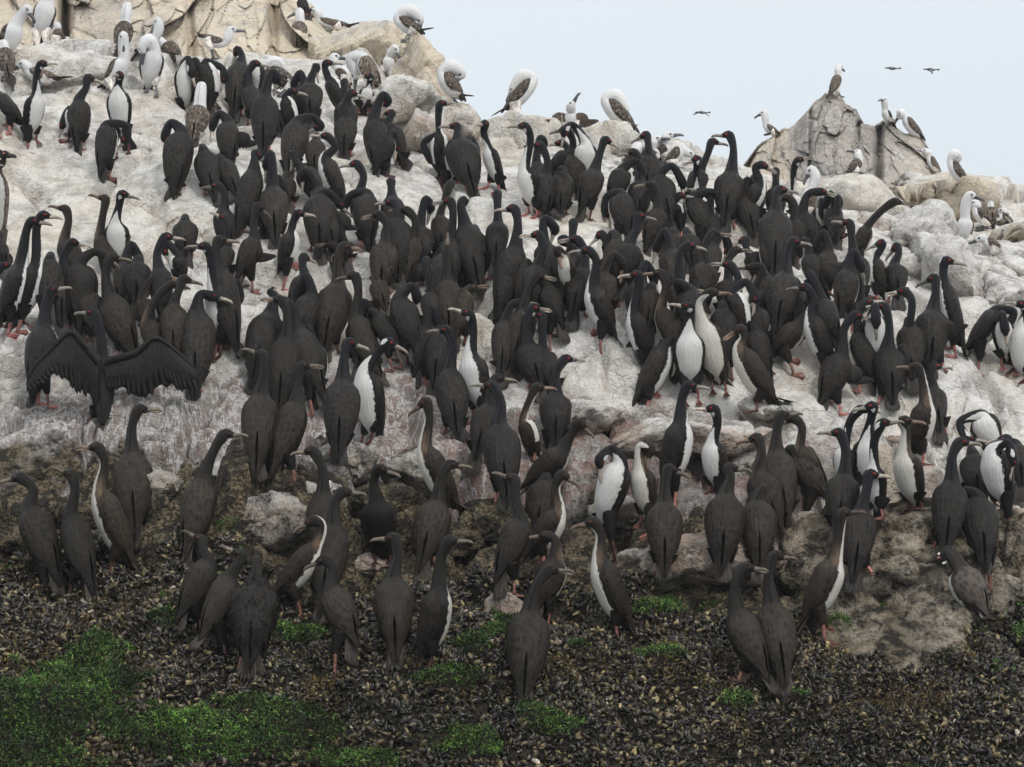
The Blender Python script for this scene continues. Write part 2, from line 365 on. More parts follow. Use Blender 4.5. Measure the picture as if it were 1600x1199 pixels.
# ------------------------------------------------------------------ separate crags and boulders
import bmesh
_bm = bmesh.new(); bmesh.ops.create_icosphere(_bm, subdivisions=5, radius=1.0)
ICO = np.array([v.co[:] for v in _bm.verts]); ICO /= np.linalg.norm(ICO, axis=1)[:, None]
ICOF = np.array([[v.index for v in f.verts] for f in _bm.faces]); _bm.free()
BV, BF, BOFF = [], [], 0
def boulder(cx, cy, D, w, h, dep, seed, label, planes=16, white=0.4, red=0.1, tan=0.3, enc=0.0, drip=0.2, rough=1.0, top=0.0, group=None):
    """cx, cy: centre in the photograph, w, h its size there; D distance, dep thickness in metres"""
    global BOFF
    c = pt(cx, cy, D); ppm = FPX / D
    r = np.random.default_rng(seed)
    crag = D > 26 or tan > .9
    if crag: planes = max(7, int(planes * .75))
    n = r.normal(size=(planes, 3)); n /= np.linalg.norm(n, axis=1)[:, None]
    d = r.uniform(0.58, 1.0, planes) if crag else r.uniform(0.70, 1.0, planes)
    k = ICO @ n.T
    rad = np.full(len(ICO), 1.12)
    for j in range(planes):
        q = np.where(k[:, j] > 0.15, d[j] / np.maximum(k[:, j], 0.15), 9)
        hh = np.clip(0.5 + 0.5 * (q - rad) / 0.025, 0, 1)      # soft minimum: worn edges
        rad = rad * hh + q * (1 - hh) - 0.025 * hh * (1 - hh) * 0.5
    v = ICO * rad[:, None]
    half = np.array([w / ppm / 2, dep / 2, h / ppm / 2])
    v = v * half
    if top:                                                    # draw the crag up to a peak
        tz = np.clip(v[:, 2] / half[2], -1, 1.2); f = 1 - top * np.clip((tz + 0.3) / 1.4, 0, 1)
        v[:, 0] *= f; v[:, 1] *= f
    m = half.mean()
    q = v + c
    nrm = unit_rows(ICO / half)
    v = v + nrm * (rough * (0.10 * m * fbm(q * 1.6 / m * 0.5, 3, seed) + 0.08 * m * fbm(q * 2.6 / m, 4, seed + 3) + 0.012 * fbm(q * 14, 4, seed + 9, 0.65)))[:, None]
    g1, g2, gi = worley(q / m * np.array([1.5, 1.5, 1.0]) + seed + .3 * fbm(q / m * 2, 2, seed + 40)[:, None], seed + 4)
    v = v - nrm * (rough * m * (0.10 * (1 - sstep(0.0, 0.10, g2 - g1)) + 0.16 * (gi - .5)))[:, None]
    p = v + c; one = np.ones(len(v))
    zt = np.clip(v[:, 2] / half[2], -1, 1)
    wv = white + 0.35 * zt + 0.25 * fbm(p * 1.3, 3, seed + 20)
    at = dict(zone=np.stack([np.clip(wv, 0, 1.2), enc * one, 0 * one, one], 1), red=red * one, tan=tan * one, drip=drip * one)
    me = mesh_from("boulder", v, None, ICOF, at)
    link(me, "boulder", MROCK, label, "boulder", group, loc=c)
    BV.append(p); BF.append(ICOF + BOFF); BOFF += len(p)
def unit_rows(a): return a / (np.linalg.norm(a, axis=1)[:, None] + 1e-9)
def facets(p, scale, seed, tilt):
    """broken rock: every cell of a jittered lattice is a plane with its own tilt and stand-off"""
    P = p * scale; i = np.floor(P).astype(np.int64); best = np.full(len(P), 9.0); sec = np.full(len(P), 9.0); val = np.zeros(len(P))
    for a in (-1, 0, 1):
        for b in (-1, 0, 1):
            j = i + np.array([a, b, 0]); j[:, 2] = 0
            q = np.stack([j[:, 0] + _h(j[:, 0], j[:, 1], j[:, 2], seed), j[:, 1] + _h(j[:, 0], j[:, 1], j[:, 2], seed + 1)], 1)
            dx = P[:, 0] - q[:, 0]; dz = P[:, 1] - q[:, 1]; d = np.abs(dx) + np.abs(dz) * .8 + .35 * np.sqrt(dx * dx + dz * dz)
            g = (_h(j[:, 0], j[:, 1], j[:, 2], seed + 2) - .5) * tilt * dx + (_h(j[:, 0], j[:, 1], j[:, 2], seed + 3) - .45) * tilt * dz + (_h(j[:, 0], j[:, 1], j[:, 2], seed + 4) - .5) * .9
            m = d < best; sec = np.where(m, best, np.minimum(sec, d)); val = np.where(m, g, val); best = np.where(m, d, best)
    return val, sec - best
def crag(outline, base, D, lean, thick, seed, label, cell, attrs, clefts=(), nu=420, nv=260):
    """a fractured rock mass: outline = its skyline in the photograph, base = the row it rises from"""
    global BOFF
    ox = np.array([p[0] for p in outline], float); oy = np.array([p[1] for p in outline], float)
    X = np.linspace(ox[0], ox[-1], nu); V = []
    rag = fbm(np.stack([X * .045, X * 0 + seed, X * 0], 1), 4, seed + 60, .6) * 7
    topy = np.interp(X, ox, oy) + rag
    rows = []
    for side in (0, 1):
        for k in range(nv if side == 0 else 40):
            t = k / (nv - 1) if side == 0 else 1 - (k + 1) / 40
            rows.append((side, t))
    P = np.zeros((len(rows), nu, 3))
    ppm = FPX / D
    for ri, (side, t) in enumerate(rows):
        y = base + (topy - base) * t
        cx = (X - 800) / FPX; cy = -(y - 599.5) / FPX
        dy = CT - cy * ST; dz = ST + cy * CT; k_ = D / dy
        x = cx * k_; z = CAM[2] + dz * k_
        edge = np.sin(np.linspace(0.02, math.pi - .02, nu)) ** .35
        dep = (D + lean * t + (1 - edge) * thick * .6) if side == 0 else (D + lean + thick * (1 - t ** 2) + .05)
        P[ri, :, 0] = x; P[ri, :, 1] = dep; P[ri, :, 2] = z
    Pf = P.reshape(-1, 3); tt = np.repeat([t for _, t in rows], nu); sd = np.repeat([s for s, _ in rows], nu)
    q = np.stack([Pf[:, 0] + .35 * fbm(Pf * .8, 2, seed + 7), Pf[:, 2] * .75 + Pf[:, 0] * .25, 0 * tt], 1)
    a1, e1_ = facets(q, 1.0 / cell, seed, 2.0); a2, e2_ = facets(q, 2.6 / cell, seed + 11, 2.0)
    a3, e3_ = facets(q, 6.0 / cell, seed + 17, 1.6)
    d = cell * (.55 * a1 + .24 * a2 + .07 * a3) + cell * .07 * (1 - sstep(0, .06, e1_)) * sstep(-.2, .3, fbm(Pf * 1.1, 2, seed + 19)) + cell * .02 * (1 - sstep(0, .10, e2_)) + .05 * fbm(Pf * 3.5, 4, seed + 21, .6)
    colx = np.tile(X, len(rows))
    for cxp, w_, dp in clefts: d = d + dp * np.exp(-((colx - cxp + 8 * fbm(Pf * .9, 2, seed + 31)) / w_) ** 2)
    Yf = Pf[:, 1] + np.where(sd == 0, d * (1 - .55 * tt ** 6), 0)
    yrow = base + (np.tile(topy, len(rows)) - base) * tt
    cyf = -(yrow - 599.5) / FPX; kf = Yf / (CT - cyf * ST)
    Pf[:, 0] = (colx - 800) / FPX * kf; Pf[:, 1] = Yf; Pf[:, 2] = CAM[2] + (ST + cyf * CT) * kf
    c = Pf.mean(0); n = len(Pf); one = np.ones(n)
    at = dict(zone=np.stack([attrs['white'] + .25 * fbm(Pf * 1.2, 3, seed + 41) + .22 * a1, 0 * one, 0 * one, one], 1), red=attrs['red'] * one,
              tan=attrs['tan'](colx) * one + .35 * fbm(Pf * .8, 2, seed + 45), drip=attrs['drip'] * one)
    F = grid_faces_(len(rows), nu)
    link(mesh_from("crag", Pf - c, F, None, at), "crag", MROCK, label, "crag", loc=c)
    tri = np.concatenate([F[:, :3], F[:, [0, 2, 3]]]); BV.append(Pf); BF.append(tri + BOFF); BOFF += n
def grid_faces_(n, m):
    i = np.arange(n * m).reshape(n, m); return np.stack([i[:-1, :-1], i[:-1, 1:], i[1:, 1:], i[1:, :-1]], -1).reshape(-1, 4)
crag([(1140, 285), (1165, 252), (1190, 222), (1215, 208), (1240, 196), (1258, 178), (1272, 160), (1290, 149), (1310, 149), (1322, 164), (1338, 172), (1350, 196), (1366, 200), (1378, 190), (1398, 196), (1412, 206), (1440, 210), (1452, 232), (1462, 258), (1478, 282), (1500, 285), (1520, 305), (1540, 345)],
     345, 33.0, 2.2, 2.5, 211, "jagged fractured crag rising to a point on the right skyline", .62, dict(white=.26, red=.22, drip=.6, tan=lambda X: np.interp(X, [1150, 1215, 1250, 1400, 1470, 1520], [1.1, .9, .10, .10, .5, 1.0])), clefts=((1262, 3, .2), (1338, 4, .3), (1372, 6, .5)))
crag([(-90, -60), (420, -60), (440, -14), (462, -2), (486, 6), (505, 26), (522, 44), (548, 50), (572, 62), (590, 84), (604, 96), (618, 120), (640, 150)],
     165, 27.2, 2.4, 3.0, 305, "tan sunlit cliff filling the upper left corner behind the boobies", 1.15, dict(white=.16, red=.08, drip=.45, tan=lambda X: np.interp(X, [0, 110, 160, 240, 320, 700], [1.1, .8, .45, .8, 1.3, 1.3])), clefts=((104, 7, 1.1), (430, 8, .45), (300, 6, .25)))
# the tan crags behind the birds on the left
boulder(560, 98, 27.5, 190, 130, 1.6, 5, "tan rounded outcrop sloping to the skyline below the long-tailed booby", white=.2, tan=1.3, drip=.2)
boulder(655, 135, 25.4, 92, 145, 1.2, 6, "narrow orange-tan rock under the bent white booby on the skyline", white=.1, tan=1.5, drip=.3, top=.2)
boulder(625, 178, 24.4, 128, 110, 1.2, 7, "grey-white boulder below the narrow orange-tan rock", white=.6, tan=.3, red=.2)
boulder(668, 222, 23.7, 100, 90, 1.0, 8, "pinkish grey boulder with a rusty patch beside the arched cormorant neck", white=.35, tan=.4, red=.9)
boulder(708, 210, 24.0, 82, 120, 1.0, 9, "leaning grey boulder under the brown-backed preening booby", white=.4, tan=.5, red=.3, top=.25)
boulder(835, 245, 24.3, 205, 125, 1.4, 10, "white streaked rock hump under the booby with its tail to the left", white=.75, tan=.25, drip=.8)
boulder(950, 262, 25.0, 200, 110, 1.6, 11, "pale tan skyline rock under the large hunched booby", white=.6, tan=.5, drip=.4)
boulder(1060, 275, 25.5, 160, 90, 1.4, 12, "low pale rock between the hunched booby and the crag", white=.6, tan=.5)
# the crag on the right skyline
boulder(1420, 288, 32.8, 55, 36, .8, 28, "small smooth grey boulder at the foot of the large block", white=.55, tan=.1, planes=10)
boulder(1440, 328, 27.5, 260, 100, 2.4, 30, "wide cream cliff block split by upright cracks", white=.2, tan=1.3, planes=12, drip=.5)
boulder(1320, 345, 24.6, 190, 110, 2.0, 31, "pale whitish rock below the booby whose head alone shows", white=.8, tan=.3)
boulder(1425, 392, 22.9, 165, 130, 1.3, 32, "grey-white boulder with a deep brown hollow", white=.65, red=.7, tan=.1, planes=12, drip=.7)
boulder(1362, 372, 23.0, 90, 80, .9, 33, "brown-grey rock beside the stretching cormorant", white=.35, red=.8, planes=12)
boulder(1475, 448, 21.9, 135, 190, 1.1, 34, "tall streaked pinkish rock behind the pair of tall cormorants", white=.55, red=.7, drip=1.0, tan=.1)
boulder(1410, 440, 22.1, 90, 100, .9, 35, "reddish rock stump behind the white-striped cormorants", white=.4, red=.9, drip=.6)
boulder(1562, 438, 22.8, 120, 60, 1.2, 36, "rounded off-white boulder below the booby near the right edge", white=.75, tan=.3)
boulder(1590, 375, 25.0, 110, 46, 1.6, 37, "low tan rock at the right edge", white=.4, tan=.9)
boulder(1575, 485, 21.7, 130, 60, 1.2, 38, "pale rounded rock above the bending cormorant at the right", white=.8, tan=.2)
# rounded white rocks of the colony slope
boulder(90, 155, 24.3, 300, 150, 1.6, 40, "smooth white rock hump the upper left boobies stand on", white=1.0, tan=.35, rough=.6, planes=9)
boulder(285, 170, 24.2, 150, 60, 1.0, 43, "low white rock between the dark preening birds, upper left", white=.95, tan=.2, rough=.6)
boulder(60, 330, 22.6, 330, 170, 1.0, 41, "big smooth white rock face above the long-necked birds, left edge", white=1.1, tan=.1, rough=.5, planes=8)
boulder(310, 350, 21.6, 130, 95, .8, 42, "rounded white boulder above the hunched black cormorants", white=1.1, tan=.0, rough=.6)
# broken rock of the lower shore
boulder(1085, 690, 18.75, 250, 80, .7, 50, "red-brown slab behind the white-breasted cormorant pair", white=.35, red=1.0, enc=.1)
boulder(910, 655, 19.0, 130, 60, .6, 51, "pale knobbly rock between the brown birds", white=.6, red=.8)
boulder(430, 815, 18.0, 200, 105, .7, 52, "olive crusted boulder left of the bird with a white neck stripe", white=.3, red=.3, enc=.52)
boulder(390, 742, 18.5, 120, 70, .5, 53, "grey boulder with guano under the two upright brown birds", white=.6, red=.5, enc=.2)
boulder(660, 740, 18.5, 140, 90, .6, 54, "white-topped boulder behind the white-breasted young bird", white=.35, red=.4, enc=.5)
boulder(765, 815, 17.95, 85, 75, .45, 55, "small olive crusted boulder in front of the long tails", white=.1, red=.2, enc=.75)
boulder(1110, 885, 17.6, 220, 110, .8, 56, "smooth pink rock below the row of brown birds", white=.0, red=1.2, enc=.40, planes=9)
boulder(580, 885, 17.7, 70, 40, .3, 57, "small rusty red rock between two brown birds", white=.1, red=1.1, enc=.1)
boulder(785, 965, 17.1, 70, 70, .35, 58, "small pink rock behind the nearest brown bird", white=.2, red=1.1, enc=.2)
boulder(1380, 880, 17.7, 330, 190, 1.0, 59, "long grey-tan ribbed rock sloping down at the lower right", white=.02, tan=.6, red=.4, enc=.62, planes=12)
boulder(1540, 880, 17.9, 170, 120, .8, 60, "olive-grey rock behind the penguin", white=.05, enc=.7, tan=.4)
boulder(960, 800, 18.2, 90, 50, .4, 61, "knobbly grey rock at the pink feet of the preening white bird", white=.3, red=.5, enc=.4)
boulder(150, 815, 18.1, 120, 70, .4, 62, "olive crusted rock behind the white-fronted young bird, left", white=.1, enc=.8)
boulder(250, 850, 17.9, 70, 60, .35, 63, "small brown rock under the tall brown bird, left", white=.1, enc=.75)
boulder(1200, 640, 19.15, 90, 40, .4, 64, "small pinkish white rock between standing birds", white=.75, red=.6)
boulder(1440, 750, 18.5, 130, 60, .5, 65, "rounded reddish rock under the young white-fronted bird at right", white=.4, red=.9, enc=.15)
boulder(45, 850, 17.95, 150, 90, .5, 70, "olive crusted boulder behind the two brown birds at far left", white=.05, enc=.75, red=.3)
boulder(245, 770, 18.25, 110, 80, .5, 71, "dark crusted boulder right of the tallest brown bird", white=.25, enc=.45, red=.3, drip=.6)
boulder(375, 885, 17.75, 110, 60, .4, 72, "low brown crusted boulder above the ruffled bird", white=.05, enc=.8, red=.3)
boulder(485, 790, 18.15, 110, 80, .5, 73, "grey rock with a pale top left of the two brown necks", white=.4, enc=.45, red=.4)
boulder(545, 725, 18.55, 110, 70, .5, 74, "dark hollowed rock with guano drips under the upright birds", white=.3, enc=.3, red=.6, drip=.9)
boulder(600, 800, 18.1, 100, 90, .5, 75, "olive rock behind the brown bird facing front", white=.2, enc=.65, red=.2)
boulder(720, 850, 17.85, 90, 60, .35, 76, "small brown crusted rock right of the fan-tailed bird", white=.15, enc=.7, red=.4)
boulder(870, 900, 17.6, 80, 50, .35, 77, "small dark rock left of the white-fronted mussel-bed bird", white=.15, enc=.7, red=.5)
boulder(1010, 880, 17.65, 90, 60, .4, 78, "grey-pink rock under the brown bird with its back turned", white=.35, enc=.4, red=.8)
boulder(1230, 730, 18.65, 130, 60, .4, 79, "reddish stone heap behind the brown backs", white=.3, enc=.2, red=1.1)
boulder(1400, 700, 18.9, 90, 50, .4, 80, "red-brown stone between the white-fronted birds at right", white=.3, enc=.1, red=1.1)
boulder(1555, 790, 18.3, 120, 60, .5, 81, "grey ribbed rock at the right edge", white=.45, enc=.3, red=.4)
BVH = BVHTree.FromPolygons([tuple(p) for p in np.concatenate(BV)], [tuple(int(i) for i in f) for f in np.concatenate(BF)])
def hit(px, py):
    """first solid surface seen at photograph pixel px, py"""
    d = unit(pt(px, py, 20.0) - CAM); dy = d[1]
    Y = np.arange(15.0, 36.0, 0.02); k = Y / dy
    x = d[0] * k; z = CAM[2] + d[2] * k
    u = x / Y; iu = np.clip((u - UG[0]) / (UG[1] - UG[0]), 0, len(UG) - 1.001); i = iu.astype(int); fu = iu - i
    iy = np.interp(Y, YG, np.arange(len(YG))); j = np.minimum(iy.astype(int), len(YG) - 2); fy = iy - j
    g = (ZZ[j, i] * (1 - fu) + ZZ[j, i + 1] * fu) * (1 - fy) + (ZZ[j + 1, i] * (1 - fu) + ZZ[j + 1, i + 1] * fu) * fy
    b = np.nonzero(z <= g)[0]
    Yt = Y[b[0]] if len(b) else 26.0
    best = None
    for up in (0, 12, 25, 40, 55, 70):          # a bulging boulder: stand on its near shoulder, not under it
        loc, _, _, dist = BVH.ray_cast(Vector(CAM), Vector(unit(pt(px, py - up, 20.0) - CAM)), 60.0)
        if loc is None or (up == 0 and loc.y > Yt): 
            if up == 0 and loc is None: pass
            continue
        if loc.y < Yt and Yt - loc.y < 1.2: best = loc.y if best is None else min(best, loc.y)
    if best is not None: return float(best) - .02, True
    return float(Yt), False

